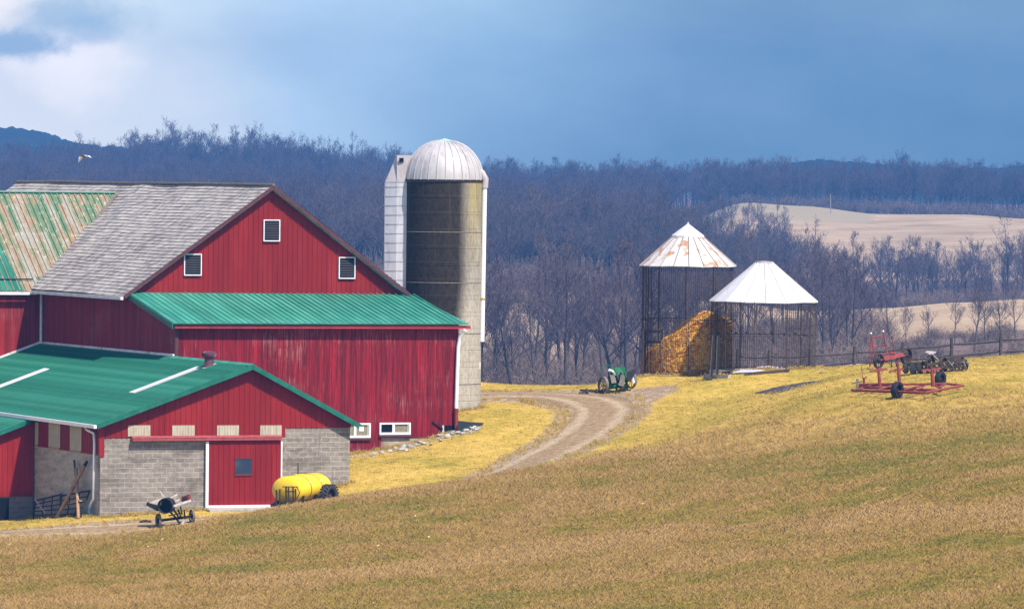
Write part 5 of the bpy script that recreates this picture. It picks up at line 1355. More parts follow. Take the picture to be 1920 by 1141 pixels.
for a, b, w in (((1738, 683, -.2), (1812, 676, 1.0), .10), ((1745, 690, -.2), (1800, 686, .8), .09), ((1700, 683, .1), (1762, 681, .3), .10), ((1760, 674, .3), (1806, 667, 1.1), .08), ((1705, 692, -.1), (1748, 690, .1), .08)): mb.bar(pz(a[0], a[1], D0+a[2]), pz(b[0], b[1], D0+b[2]), w, w*1.3)
for k in range(22):
    x = 1750+58*k/21; y = 680+4*math.sin(k*1.9); a = pz(x, y, D0+.3+.02*k); mb.bar(a, a+V((.10*math.sin(k*2.3), -.12, -.26)), .035)
mb.build('cutter_gang', MAT['iron_rust'], root)
mb = MB()
for i in range(26):
    t = i/25; x = 1762+44*t; a = pz(x, 672-2*t, D0+.5+.6*t); d = .2+.12*math.sin(i*2.1)
    mb.tube([a, a+V((.05*math.sin(i), -.1, -d*.6)), a+V((.12*math.sin(i*1.7), -.05, -d*1.3))], .012, 4)
mb.build('tines', MAT['iron_grey'], root)
mb = MB()
for i, (x0, y0, x1, y1) in enumerate(((1768, 678, 1774, 690), (1778, 676, 1790, 692), (1788, 679, 1778, 690), (1806, 676, 1812, 694), (1730, 676, 1736, 692), (1800, 680, 1809, 678), (1818, 680, 1812, 681))): mb.tube([pz(x0, y0, D0+.3), pz((x0+x1)/2+1, (y0+y1)/2, D0+.2), pz(x1, y1, D0+.3)], .03, 5)
mb.build('linkage', MAT['iron_grey'], root)
mb = MB(); mb.tube([pz(1809, 678, D0+.8), pz(1814, 684, D0+.8), pz(1813, 694, D0+.8)], [.05, .07, .02], 6); mb.build('shoe', MAT['iron_dark'], root)

# ------------------------------------------------------------------ green planter by the track
D0 = 271.0
gl = gnd(1131, 738, 0, 250, 285); D0 = gl.y
c_ = P(1158, 733, D0); root = thing('planter', 'small antique green planter on spoked wheels parked where the track bends by the crib', 'planter', (c_.x, c_.y, zg1(c_.x, c_.y)))
lw = V((gl.x, gl.y, gl.z+.39)); rwp = P(1183, 720, D0+1.0); rw = V((rwp.x, rwp.y, zg1(rwp.x, rwp.y)+.37))
dz = lw.z-P(1131, 722, D0).z
axl = V((.86, .5, 0)).normalized()
wheel(root, lw, axl, .40, .13, 'iron_grey', 'yellow_spoke', 9); wheel(root, rw, V((.8, .6, 0)), .38, .13, 'iron_grey', 'yellow_spoke', 9)
mb = MB(); mb.bar(lw, rw, .08); mb.bar(pz(1138, 726), pz(1176, 722, D0+.8), .12, .16); mb.bar(pz(1140, 716), pz(1174, 712, D0+.8), .10); mb.bar(pz(1139, 716), pz(1137, 730), .10); mb.bar(pz(1175, 712, D0+.8), pz(1174, 727, D0+.8), .10)
mb.build('frame', MAT['machine_green'], root)
mb = MB(); mb.slab([pz(1140, 697, D0+.1), pz(1140, 725, D0), pz(1158, 725, D0+.1), pz(1158, 697, D0+.2)][::-1], V((0, .45, 0)))
mb.slab([pz(1141, 690, D0+.6), pz(1141, 700, D0+.5), pz(1171, 700, D0+.9), pz(1171, 688, D0+1)][::-1], V((.05, .2, 0))); mb.build('hopper', MAT['machine_green'], root)
for pts in (((1147, 686), (1150, 690), (1152, 693), (1156, 699), (1158, 705)), ((1163, 685), (1166, 689), (1170, 693), (1173, 699), (1174, 706))):
    mb = MB(); q = [pz(x, y, D0-.15) for x, y in pts]
    for a, b in zip(q[:-1], q[1:]): mb.bar(a-(b-a)*.06, b+(b-a)*.06, .09, .07, (0, -1, .2))
    mb.build('fender', MAT['machine_green'], root)
mb = MB(); mb.tube([pz(1127, 705), pz(1129, 685, D0+.1), pz(1147, 684, D0+.2)], .025, 6); mb.build('hand_rail', MAT['machine_green'], root, 1.0)
mb = MB(); mb.slab([pz(1172, 708, D0), pz(1181, 714, D0+.1), pz(1193, 698, D0+.3), pz(1193, 691, D0+.4), pz(1179, 698, D0+.1)], V((0, .4, .05))); mb.build('seed_box', MAT['iron_dark'], root)
mb = MB()
for k in range(16):
    a = pz(1142+2*k, 703+6*math.sin(k*2.1), D0-.1+.03*k); mb.bar(a, a+V((.12*math.sin(k*3.7), .1, -.30+.12*math.cos(k*1.3))), .05)
mb.bar(pz(1140, 712, D0-.2), pz(1176, 708, D0+.2), .07); mb.build('linkage', MAT['iron_dark'], root)
mb = MB(); mb.slab([pz(1140, 694), pz(1144, 701), pz(1158, 704), pz(1152, 698)], V((.05, .1, .08))); mb.build('cover_plate', MAT['steel_worn'], root)
mb = MB(); mb.slab([pz(1143, 702, D0-.2), pz(1147, 718, D0-.3), pz(1156, 717, D0-.2), pz(1153, 703, D0-.1)], V((0, .1, 0))); mb.slab([pz(1164, 702, D0-.25), pz(1160, 722, D0-.35), pz(1170, 724, D0-.25), pz(1172, 704, D0-.15)], V((0, .1, 0))); mb.build('shovel', MAT['iron_grey'], root)
mb = MB(); mb.slab([pz(1184, 712, D0+.3), pz(1187, 704, D0+.3), pz(1190, 716, D0+.3), pz(1188, 719, D0+.2)], V((.02, .2, 0))); mb.build('side_shield', MAT['white_dirty'], root)
for s in (0, 1):
    mb = MB(); a = pz(1156+8*s, 716, D0+.4); mb.tube([a, a+V((0, -.1, -.35))], [.09, .05], 6); mb.build('drop_tube', MAT['iron_dark'], root)
mb = MB()
g0, g1 = gnd(1136, 733, .12, 250, 290), gnd(1088, 731, .10, 250, 290)
mb.bar(g0, g1, .09); mb.bar(gnd(1140, 731, .10, 250, 290), gnd(1092, 733, .08, 250, 290), .07); mb.bar(gnd(1100, 729, .1, 250, 290), gnd(1102, 736, .08, 250, 290), .08); mb.bar(gnd(1118, 730, .1, 250, 290), gnd(1120, 735, .08, 250, 290), .08); mb.bar(gnd(1086, 736, .07, 250, 290), gnd(1098, 735, .07, 250, 290), .06)
mb.build('drawbar', MAT['iron_rust'], root)
# ------------------------------------------------------------------ bare trees
def grow_tree(seed, h, spread, trunk_r, nlimb, lean=0.0):
    R = random.Random(seed); tk = MB(); cr = MB()
    def twig(p, d, L, r, lvl):
        # flat tapering sprig: cheap and thin
        q = p; dd = V(d); n_ = 3 if lvl < 3 else 2
        pts = [q]
        for i in range(n_):
            dd = (dd+V((R.gauss(0, .16), R.gauss(0, .16), R.gauss(.07, .10)))).normalized(); q = q+dd*(L/n_); pts.append(q)
        if lvl <= 2: cr.tube(pts, [r*(1-.75*i/n_) for i in range(n_+1)], 4 if lvl < 2 else 3, False)
        else:
            s = dd.cross(V((R.gauss(0, 1), R.gauss(0, 1), R.gauss(0, 1)))).normalized()
            cr.poly([pts[0]-s*r, pts[0]+s*r, pts[-1]])
        if lvl >= 4: return
        nc = {1: R.randint(7, 9), 2: R.randint(5, 7), 3: R.randint(4, 5)}[lvl]
        for k in range(nc):
            t = .25+.75*(k+R.random())/nc; t = min(t, .999)*n_; i = int(t); pp = pts[i]+(pts[i+1]-pts[i])*(t-i)
            side = V((R.gauss(0, 1), R.gauss(0, 1), R.gauss(.15, .5))).normalized()
            nd = (dd*.75+side*.85+V((0, 0, .25))).normalized()
            twig(pp, nd, L*R.uniform(.36, .58)*(1.05-.35*(k/nc)), max(r*.50, .016), lvl+1)
    top = h*R.uniform(.55, .68); pts = [V((0, 0, -.6))]; q = V((0, 0, 0)); d = V((R.gauss(0, .05)+lean, R.gauss(0, .05), 1)).normalized()
    K = 9; pts.append(q)
    for i in range(K):
        d = (d+V((R.gauss(0, .05), R.gauss(0, .05), .04))).normalized(); q = q+d*(h*.93/K); pts.append(q)
    rs = [trunk_r*1.35]+[trunk_r*(1-.86*(i/K)**.9) for i in range(K+1)]
    tk.tube(pts, rs, 7, False)
    for k in range(nlimb):
        t = R.uniform(.30, .97) if k > 2 else .28+.10*k
        i = 1+t*K; j = min(int(i), K); pp = pts[j]+(pts[j+1]-pts[j])*(i-j)
        az = k*2.4+R.uniform(-.5, .5); el = R.uniform(.55, 1.05)+.25*t
        nd = V((math.cos(az)*math.cos(el), math.sin(az)*math.cos(el), math.sin(el)))
        L = h*spread*(1.15-.75*t)*R.uniform(.75, 1.15)
        rl = rs[j+1]*.62
        if k < 3 and L > h*.25:      # main forks belong to the trunk
            mid = pp+nd*L*.5; tk.tube([pp, pp+nd*L*.25+V((0, 0, .1)), mid], [rl, rl*.85, rl*.7], 5, False); nd2 = (nd+V((0, 0, .35))).normalized()
            for e_ in range(2):
                a2 = (nd2+V((R.gauss(0, .45), R.gauss(0, .45), .1))).normalized(); twig(mid, a2, L*.75, rl*.62, 1)
            for e_ in range(3):
                side = V((R.gauss(0, 1), R.gauss(0, 1), .4)).normalized(); twig(pp+nd*L*R.uniform(.2, .5), (nd*.5+side).normalized(), L*.4, rl*.35, 2)
        else: twig(pp, nd, L, rl, 1)
    twig(pts[-1], d, h*.12, rs[-1], 2)
    return tk, cr
protos = []
SPEC = [(1, 15, .42, .20, 12, 0), (2, 16, .36, .21, 12, .05), (3, 14, .48, .19, 11, -.05), (4, 17, .32, .22, 13, 0), (5, 13, .52, .20, 11, .08), (6, 16, .40, .18, 12, -.04), (7, 15, .30, .16, 12, 0), (8, 12, .58, .22, 12, 0)]
def mesh_of(mb, name, mat):
    me = bpy.data.meshes.new(name); me.from_pydata([tuple(v) for v in mb.v], [], mb.f); me.materials.append(mat); return me
for sp in SPEC:
    tk, cr = grow_tree(*sp); protos.append((mesh_of(tk, 'trunk', MAT['bark']), mesh_of(cr, 'crown', MAT['twigs']), sp[1]))
print('tree faces', [len(p[1].polygons) for p in protos])
# --- where the trees stand: x, y, height, prototype, zone
T = []
RT = random.Random(11)
def put(u, D, h, zone, k=None):
    p = P(u, 500, D); x, y = p.x, p.y
    T.append([x, y, zg1(x, y), h, RT.randrange(len(protos)) if k is None else k, zone, RT.uniform(0, 6.28)])
# A: wood just beyond the crest
for i in range(24): put(RT.uniform(880, 1260), RT.uniform(520, 660), RT.uniform(8, 14), 'A')
for i in range(24): put(RT.uniform(1260, 1600), RT.uniform(540, 680), RT.uniform(8, 13), 'A')
for u, D, h, k in ((1166, 500, 13.5, 3), (1178, 520, 13, 1), (1062, 515, 12.5, 0), (1090, 520, 11.5, 2), (1010, 540, 10.5, 4), (960, 520, 9.5, 7), (925, 560, 13, 1), (1135, 540, 11, 6), (1345, 560, 11, 4)): put(u, D, h, 'A0', k)
# R: small trees in front of the right-hand field
for u, D, h in ((1640, 610, 5.5), (1672, 600, 6.2), (1700, 590, 4.5), (1745, 585, 5.0), (1792, 580, 4.6), (1828, 560, 6.3), (1850, 580, 5.0), (1880, 570, 5.6), (1905, 575, 6.4), (1620, 620, 7), (1590, 630, 7), (1560, 600, 6)): put(u, D, h, 'R')
# B: row between the two hay fields
for i in range(80): put(RT.uniform(1430, 1960), RT.uniform(930, 1080), RT.uniform(7, 11), 'B')
for i in range(70): put(RT.uniform(1230, 1480), RT.uniform(920, 1100), RT.uniform(8, 12), 'B')
for i in range(18): put(RT.uniform(1290, 1480), RT.uniform(1200, 1440), RT.uniform(7, 10), 'B2')
put(1893, 950, 15, 'B', 1); put(1725, 945, 11.5, 'B', 3); put(1700, 940, 11, 'B', 0); put(1600, 1000, 12.5, 'B', 3); put(1530, 1020, 14, 'B', 6); put(1650, 960, 12, 'B', 5)
# C: main wood on the far slope
for i in range(1900):
    u = RT.uniform(-140, 1330); D = RT.uniform(915, 1560)
    if D > 1110 and u > 1240: continue
    put(u, D, RT.uniform(10, 15.5), 'C')
# D: upper wood and skyline
for i in range(1150): 
    u = RT.uniform(-160, 2080); D = RT.uniform(1575, 1900)
    put(u, D, RT.uniform(10.5, 15), 'D')
for i in range(120): put(RT.uniform(230, 770), RT.uniform(1720, 1880), RT.uniform(14, 18.5), 'D')
for i in range(60): put(RT.uniform(-60, 240), RT.uniform(1740, 1880), RT.uniform(12, 14.5), 'D')
for i in range(420): put(RT.choice((RT.uniform(-620, -140), RT.uniform(2080, 2500))), RT.uniform(1560, 1900), RT.uniform(10.5, 15), 'D')
for i in range(330): put(RT.uniform(-620, -140), RT.uniform(915, 1560), RT.uniform(10, 15), 'C')
for i in range(70): put(RT.uniform(200, 880), RT.uniform(480, 680), RT.uniform(8, 12), 'C')
for i in range(60): put(RT.uniform(-300, 200), RT.uniform(480, 900), RT.uniform(8, 12), 'C')
sky = [(-20, 13), (40, 14), (90, 14.5), (150, 15), (215, 15), (240, 15), (262, 17), (300, 15), (325, 19), (345, 15), (398, 20), (420, 16), (437, 20), (462, 21), (480, 19), (505, 19), (530, 18), (548, 19), (575, 18), (606, 20), (630, 19), (655, 21), (678, 18), (700, 16), (748, 17.5), (768, 16), (800, 14), (860, 13), (905, 13), (950, 14), (985, 14), (1010, 13.5), (1040, 14), (1075, 14), (1105, 14), (1150, 15.5), (1165, 16), (1180, 15.5), (1215, 13), (1245, 12), (1280, 13), (1305, 13), (1330, 15), (1345, 14), (1380, 13), (1420, 13), (1460, 13), (1500, 13), (1560, 13), (1600, 13), (1650, 12.5), (1740, 14), (1765, 14), (1800, 13), (1835, 14.5), (1850, 14.5), (1875, 14), (1905, 14)]
for u, h in sky: put(u+RT.uniform(-4, 4), RT.uniform(1780, 1860), h*RT.uniform(.95, 1.03), 'S')
lone = len(T); put(1697, 1880, 17.5, 'L', 7)
put(335, 1840, 21, 'S', 4); put(150, 1830, 17.5, 'S', 2)
def fill(t):   # how large it shows
    u = ucol(t[0], t[1]); return (t[3]/t[1] if -40 < u < 1960 else 0)*(0 if (t[5] == 'C' and t[1] < 905) else 1)
order = sorted(range(len(T)), key=lambda i: -fill(T[i])-(1 if T[i][5] in 'L' else (.012 if T[i][5] == 'S' else 0)))
keep = set(order[:298])
LAB = {'A': ('bare grey tree in the near wood beyond the crest, behind cribs and silo', 'trees of the near wood'),
       'A0': ('tall dark bare tree at the front of the near wood, left of the taller crib', 'front trees of the near wood'),
       'R': ('small bare tree at the edge of the pale field behind the rail fence', 'small trees before the right field'),
       'B': ('bare bluish tree in the row between the two pale fields', 'trees in the row between fields'),
       'B2': ('bare small tree on the round grassy knoll of the far slope', 'trees on the knoll'),
       'C': ('bare purple-grey tree on the front edge of the wooded far slope', 'trees of the far slope'),
       'D': ('bare blue-grey tree in the upper wood under the skyline', 'trees of the upper wood'),
       'S': ('bare tree standing up along the skyline of the wooded ridge', 'trees along the skyline'),
       'L': ('lone round-crowned bare tree rising above the right-hand skyline', None)}
for i in sorted(keep):
    x, y, z, h, k, zone, rz = T[i]
    r = bpy.data.objects.new('bare_tree', None); COL.objects.link(r); r.location = (x, y, z); r.rotation_euler = (0, 0, rz)
    s = h/protos[k][2]; r.scale = (s*(1.0 if zone != 'L' else 1.1), s*(1.0 if zone != 'L' else 1.1), s)
    tag(r, LAB[zone][0], 'tree', LAB[zone][1])
    for nm, me_ in (('trunk', protos[k][0]), ('crown', protos[k][1])):
        o = bpy.data.objects.new(nm, me_); COL.objects.link(o); o.parent = r
rest = [T[i] for i in range(len(T)) if i not in keep]
print('trees', len(T), 'individual', len(keep))
def scatter(name, pts, rots, scales, idx, src, extra=None):
    """points mesh + geometry nodes instancing of meshes"""
    me = bpy.data.meshes.new(name); me.vertices.add(len(pts)); me.vertices.foreach_set('co', np.asarray(pts, np.float32).ravel())
    fattr(me, 'rz', rots); 
    a = me.attributes.new('scl', 'FLOAT_VECTOR', 'POINT'); a.data.foreach_set('vector', np.asarray(scales, np.float32).ravel())
    a = me.attributes.new('idx', 'INT', 'POINT'); a.data.foreach_set('value', np.asarray(idx, np.int32))
    for k, v in (extra or {}).items(): fattr(me, k, v)
    ob = bpy.data.objects.new(name, me); COL.objects.link(ob)
    ng = bpy.data.node_groups.new(name, 'GeometryNodeTree')
    ng.interface.new_socket('Geometry', in_out='INPUT', socket_type='NodeSocketGeometry'); ng.interface.new_socket('Geometry', in_out='OUTPUT', socket_type='NodeSocketGeometry')
    gi = ng.nodes.new('NodeGroupInput'); go = ng.nodes.new('NodeGroupOutput'); L = ng.links.new
    jn = ng.nodes.new('GeometryNodeJoinGeometry')
    for group in reversed(src):
        j2 = ng.nodes.new('GeometryNodeJoinGeometry')
        for o in group:
            oi = ng.nodes.new('GeometryNodeObjectInfo'); oi.transform_space = 'ORIGINAL'; oi.inputs['Object'].default_value = o; L(oi.outputs['Geometry'], j2.inputs[0])
        gt = ng.nodes.new('GeometryNodeGeometryToInstance'); L(j2.outputs[0], gt.inputs[0]); L(gt.outputs[0], jn.inputs[0])
    ip = ng.nodes.new('GeometryNodeInstanceOnPoints'); L(gi.outputs[0], ip.inputs['Points']); L(jn.outputs[0], ip.inputs['Instance'])
    ip.inputs['Pick Instance'].default_value = True
    def na(nm, dt):
        q = ng.nodes.new('GeometryNodeInputNamedAttribute'); q.data_type = dt; q.inputs['Name'].default_value = nm; return q.outputs['Attribute']
    L(na('idx', 'INT'), ip.inputs['Instance Index']); L(na('scl', 'FLOAT_VECTOR'), ip.inputs['Scale'])
    cx = ng.nodes.new('ShaderNodeCombineXYZ'); L(na('rz', 'FLOAT'), cx.inputs['Z'])
    er = ng.nodes.new('FunctionNodeEulerToRotation'); L(cx.outputs[0], er.inputs[0]); L(er.outputs[0], ip.inputs['Rotation'])
    L(ip.outputs[0], go.inputs[0])
    md = ob.modifiers.new('instances', 'NODES'); md.node_group = ng
    return ob
# one source object pair per prototype (taken from trees that stand in the scene)
src = []
for k in range(len(protos)):
    pair = []
    for nm, me_ in (('trunk', protos[k][0]), ('crown', protos[k][1])):
        pair.append(next(o for o in COL.objects if o.data is me_))
    src.append(pair)
wood = scatter('distant_wood', [(t[0], t[1], t[2]) for t in rest], [t[6] for t in rest], [(t[3]/protos[t[4]][2],)*3 for t in rest], [t[4] for t in rest], src)
tag(wood, 'dense leafless wood covering the far hillside up to the ridge', 'wood', None, 'stuff')
# undergrowth: clumps of thin reddish brush
def brush_proto(seed):
    R = random.Random(seed); mb = MB()
    for i in range(130):
        p = V((R.gauss(0, .55), R.gauss(0, .55), 0)); d = V((R.gauss(0, .35), R.gauss(0, .35), 1)).normalized(); L = R.uniform(1.0, 2.6)
        q = p+d*L; s = d.cross(V((R.gauss(0, 1), R.gauss(0, 1), 0))).normalized()
        mb.poly([p-s*.022, p+s*.022, q])
        for k in range(5):
            t = R.uniform(.3, .95); a = p+d*L*t; e_ = (d+V((R.gauss(0, .7), R.gauss(0, .7), R.gauss(0, .3)))).normalized(); s2 = e_.cross(V((R.gauss(0, 1), R.gauss(0, 1), R.gauss(0, 1)))).normalized()
            mb.poly([a-s2*.012, a+s2*.012, a+e_*R.uniform(.3, .8)])
    return mb
# the source clump is itself a shrub that stands in view at the wood's edge
shr = []
for k, (u, D) in enumerate(((935, 545), (985, 560))):
    p = P(u, 500, D); o = brush_proto(40+k).build('shrub', MAT['brush'], None); o.location = (p.x, p.y, zg1(p.x, p.y)); o.scale = (1.6, 1.6, 1.6)
    tag(o, ('tangled leafless shrub at the wood edge, right beside the silo pipe', 'tangled leafless shrub at the wood edge, second to the right of the silo')[k], 'shrub', 'shrubs at the wood edge'); shr.append([o])
pts, rz_, sc3, ix = [], [], [], []
def brush(u0, u1, d0, d1, cnt, s0, s1):
    for i in range(cnt):
        u, D = RT.uniform(u0, u1), RT.uniform(d0, d1); p = P(u, 500, D); pts.append((p.x, p.y, zg1(p.x, p.y)-.1)); rz_.append(RT.uniform(0, 6.28)); s = RT.uniform(s0, s1); sc3.append((s*1.3, s*1.3, s)); ix.append(RT.randrange(2))
brush(870, 1260, 500, 640, 70, .7, 1.5); brush(870, 1260, 640, 900, 60, .5, 1.1); brush(1240, 1660, 500, 680, 200, .7, 1.5); brush(1640, 1960, 520, 600, 50, .4, .9); brush(1240, 1960, 905, 1060, 420, .8, 1.5); brush(-100, 1300, 905, 1000, 500, 1, 2); brush(1640, 1960, 1380, 1400, 0, .6, .8)
brush(100, 880, 480, 900, 220, .6, 1.3); brush(-150, 2050, 1560, 1620, 500, 1.0, 2.0)
ug = scatter('undergrowth', pts, rz_, sc3, ix, shr); tag(ug, 'reddish leafless brush filling the ground under the woods', 'undergrowth', None, 'stuff')

# ------------------------------------------------------------------ farthest wooded hills
def hill(name, prof, D, seed):
    us = np.linspace(prof[0][0], prof[-1][0], 260); top = np.interp(us, [a for a, b in prof], [b for a, b in prof])
    vs = []; K = 12; base = P(960, 345, D).z
    for j in range(K):
        q = j/(K-1); d = D-420+520*q
        for i, u in enumerate(us):
            p = P(u, top[i], D); f = math.sin(q*math.pi*.55)/math.sin(math.pi*.55); z = -30+(p.z+30)*min(1, f)
            z += (float(fbm(np.array([i*.45]), np.array([j*1.7]), 1, seed)[0])-.5)*3.2*(1 if j > 1 else 0)
            vs.append(V((u_x(u, d), d, z)))
    n_ = len(us); fs = [(j*n_+i, j*n_+i+1, (j+1)*n_+i+1, (j+1)*n_+i) for j in range(K-1) for i in range(n_-1)]
    mb = MB(); mb.raw(vs, fs); return tag(mb.build(name, MAT['far_wood'], None, 3.0), kind='structure')
def u_x(u, d): return (u-960)/F*d
simple('far_wood', (.022, .030, .036), .95, 0, .4, .05)
hill('hills', [(-900, 205), (-300, 225), (0, 240), (28, 239), (60, 246), (100, 255), (140, 268), (200, 276), (300, 282), (500, 300), (700, 330)], 2480, 4)
hill('hills', [(1350, 330), (1480, 306), (1530, 300), (1600, 303), (1650, 308), (1720, 312), (1800, 316), (1880, 314), (1930, 306), (2000, 300), (2500, 285)], 2380, 9)

# ------------------------------------------------------------------ grass
def tuft(seed, n_, hmin, hmax, w, sp, lean):
    R = random.Random(seed); mb = MB()
    for i in range(n_):
        p = V((R.gauss(0, sp), R.gauss(0, sp), -.01)); a = R.uniform(0, 6.28); d = V((math.cos(a), math.sin(a), 0)); s = V((-d.y, d.x, 0)); h = R.uniform(hmin, hmax); l = R.uniform(.2, 1)*lean*h
        mb.poly([p-s*w, p+s*w, p+d*l*.4+ZZ*h*.6+s*w*.6, p+d*l+ZZ*h])
    return mb
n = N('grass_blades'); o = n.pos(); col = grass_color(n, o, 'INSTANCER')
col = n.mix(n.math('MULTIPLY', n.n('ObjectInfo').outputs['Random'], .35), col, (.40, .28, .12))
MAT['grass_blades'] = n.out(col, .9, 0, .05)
vm = n.n('VectorMath'); vm.operation = 'ADD'; n.l(n.n('NewGeometry').outputs['Normal'], vm.inputs[0]); vm.inputs[1].default_value = (0, 0, 2.2)
vn = n.n('VectorMath'); vn.operation = 'NORMALIZE'; n.l(vm.outputs[0], vn.inputs[0]); n.l(vn.outputs[0], n.b.inputs['Normal'])
tsrc = []
tl = [('tall dry grass tuft standing at the lower left edge of the field', 60, 1126), ('low dry grass tuft at the bottom of the field, centre', 960, 1128), ('low green-yellow grass tuft at the bottom of the field, right', 1500, 1128)]
for k, args in enumerate(((1, 20, .06, .18, .004, .11, 1.2), (2, 24, .02, .07, .005, .14, 1.7), (3, 26, .015, .055, .005, .13, 1.6))):
    o_ = tuft(*args).build('grass_tuft', MAT['grass_blades'], None)
    g_ = gnd(tl[k][1], tl[k][2], 0, 150, 230); o_.location = g_; tag(o_, tl[k][0], 'grass'); tsrc.append([o_])
NP = 230000
yy = rng.uniform(166, 288, NP); xx = (rng.random(NP)-.5)*2*(yy*.0985+1.0)
lw_ = lawn_sunlit(xx, yy); br_ = brown(xx, yy); dd_ = dirt(xx, yy)
keepm = dd_ > rng.uniform(-.45, .5, NP)
rel = np.stack([xx-O.x, yy-O.y], -1); ss = rel@np.array([D1.x, D1.y]); tt = rel@np.array([D2.x, D2.y])
inside = ((ss > -.02) & (tt > 0) & (tt < T_R) & (ss < S_L+.1)) | ((ss > S_L-.02) & (tt > T_B-.1) & (tt < T_BR)) | ((ss > S_A) & (tt < .1)) | ((ss > -.95) & (ss < 0) & (tt > t_d0-.2) & (tt < t_d1+.2))
keepm &= ~inside
for cc_, rr_ in ((c1, R1+.12), (c2, R2+.12), (V((sx, sy, 0)), RS), (ASH, .55)): keepm &= ((xx-cc_.x)**2+(yy-cc_.y)**2) > rr_*rr_
dens = np.where(lw_ > .5, .55, .75+.25*br_); keepm &= rng.random(NP) < dens
xx, yy, lw_, br_ = xx[keepm], yy[keepm], lw_[keepm], br_[keepm]
zz = zg(xx, yy)+(fbm(xx, yy, .8, 5)-.5)*.07-.01
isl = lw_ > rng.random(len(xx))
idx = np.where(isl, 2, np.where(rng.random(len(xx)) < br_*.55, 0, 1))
edge = np.abs(yy-np.interp(xx, _bx, _by)) < 2.2
idx = np.where(~isl & edge & (rng.random(len(xx)) < .6), 0, idx)
wx, wy = [], []
def weeds(p, q, cnt, jit=.16):
    for i in range(cnt):
        t = rng.random(); r = p+(q-p)*t; wx.append(r.x+rng.normal(0, jit)); wy.append(r.y-abs(rng.normal(0, jit)))
weeds(B(-.06, -.1, 0), B(-.06, t_d0-.2, 0), 120); weeds(B(-.06, t_d1+.2, 0), B(-.06, T_R, 0), 90); weeds(B(.2, -.15, 0), B(S_A, -.15, 0), 90); weeds(B(S_L-.12, T_R, 0), B(S_L-.12, T_BR, 0), 160)
for c_, r_ in ((c1, R1+.2), (c2, R2+.2), (V((sx, sy, 0)), RS+.1)):
    for a_ in rng.uniform(-3.1, 0, 90): wx.append(c_.x+math.cos(a_)*r_); wy.append(c_.y+math.sin(a_)*r_)
for k_ in rng.integers(0, len(TR), 700):
    sg = rng.choice([-1, 1]); kk = min(k_+1, len(TR)-1); dx_, dy_ = TR[kk, 0]-TR[k_-1, 0], TR[kk, 1]-TR[k_-1, 1]; l_ = math.hypot(dx_, dy_)+1e-6; o_ = sg*(TR[k_, 2]+rng.normal(0, .18)); wx.append(TR[k_, 0]-dy_/l_*o_); wy.append(TR[k_, 1]+dx_/l_*o_)
wx, wy = np.array(wx), np.array(wy)
xx = np.r_[xx, wx]; yy = np.r_[yy, wy]; lw_ = np.r_[lw_, rng.uniform(.2, 1, len(wx))]; br_ = np.r_[br_, rng.uniform(.3, 1, len(wx))]; idx = np.r_[idx, np.zeros(len(wx), int)]
zz = np.r_[zz, zg(wx, wy)-.01]
s = rng.uniform(.65, 1.35, len(xx))
gr = scatter('grass', np.stack([xx, yy, zz], -1), rng.uniform(0, 6.28, len(xx)), np.stack([s, s, s*rng.uniform(.7, 1.2, len(xx))], -1), idx, tsrc, {'lawn_sunlit': lw_, 'brown': br_})
tag(gr, 'short dry grass and rough pasture covering the slope', 'grass', None, 'stuff')
print('tufts', len(xx))
# ------------------------------------------------------------------ loose stones on the track, litter in the field
RL = random.Random(21)
mb = MB()
for i in range(900):
    k = RL.randrange(len(TR)); w = RL.uniform(-1.2, 1.2)*TR[k, 2]; x, y = TR[k, 0]+RL.gauss(0, .3)+w*.8, TR[k, 1]+w*.5
    if y > 290: continue
    if float(dirt(np.array([x]), np.array([y]))[0]) > .3: continue
    rock(mb, V((x, y, zmesh(x, y)+.02)), RL.choice((.018, .022, .03, .045)))
tag(mb.build('loose_stones', MAT['stone_grey'], None), 'loose stones lying about on the dirt track', 'stones', None, 'stuff')
mb = MB()
for i in range(260):
    y = RL.uniform(170, 236); x = RL.uniform(-1, 1)*(y*.09)
    if lawn_sunlit(np.array([x]), np.array([y]))[0] > .5: continue
    p = V((x, y, zmesh(x, y)+.05)); a = RL.uniform(0, 6.28); L = RL.choice((.05, .06, .08, .12)); d = V((math.cos(a), math.sin(a), RL.uniform(0, .5)))*L; s = V((-d.y, d.x, RL.uniform(0, .05)))*.45
    mb.poly([p-d-s*.6, p+s*-.2-d*.2+ZZ*.01, p+d, p+s+ZZ*.02])
tag(mb.build('field_litter', MAT['straw'], None), 'pale dead leaves and straw bits scattered over the field', 'litter', None, 'stuff')
a = P(1558, 391, 1440); a.z = zg1(a.x, a.y)-.3; b = P(1557, 364, 1440)
mb = MB(); mb.tube([a, (a+b)/2, b], [.13, .12, .10], 6); tag(mb.build('utility_pole', MAT['stone_grey'], None), 'thin grey utility pole on the far grassy knoll', 'pole')
# ------------------------------------------------------------------ sun, sky, air
SUN = V((.36, -.46, .81)).normalized()
ld = bpy.data.lights.new('sun', 'SUN'); ld.energy = 4.3; ld.angle = rad(1.2); ld.color = (1.0, .92, .80)
lo_ = bpy.data.objects.new('sun', ld); COL.objects.link(lo_); lo_.rotation_euler = SUN.to_track_quat('Z', 'Y').to_euler()
w = bpy.data.worlds.new('World'); sc.world = w; w.use_nodes = True; nt_ = w.node_tree; nt_.nodes.clear()
class WN(N):
    def __init__(s, t): s.t = t
k = WN(nt_)
skyt = k.n('TexSky'); skyt.sky_type = 'NISHITA'; skyt.sun_disc = False; skyt.sun_elevation = math.asin(SUN.z); skyt.sun_rotation = math.atan2(SUN.x, SUN.y)
skyt.air_density = 1.0; skyt.dust_density = .6; skyt.ozone_density = 2.0
dirv = k.n('TexCoord').outputs['Generated']; xyz = k.sep(dirv)
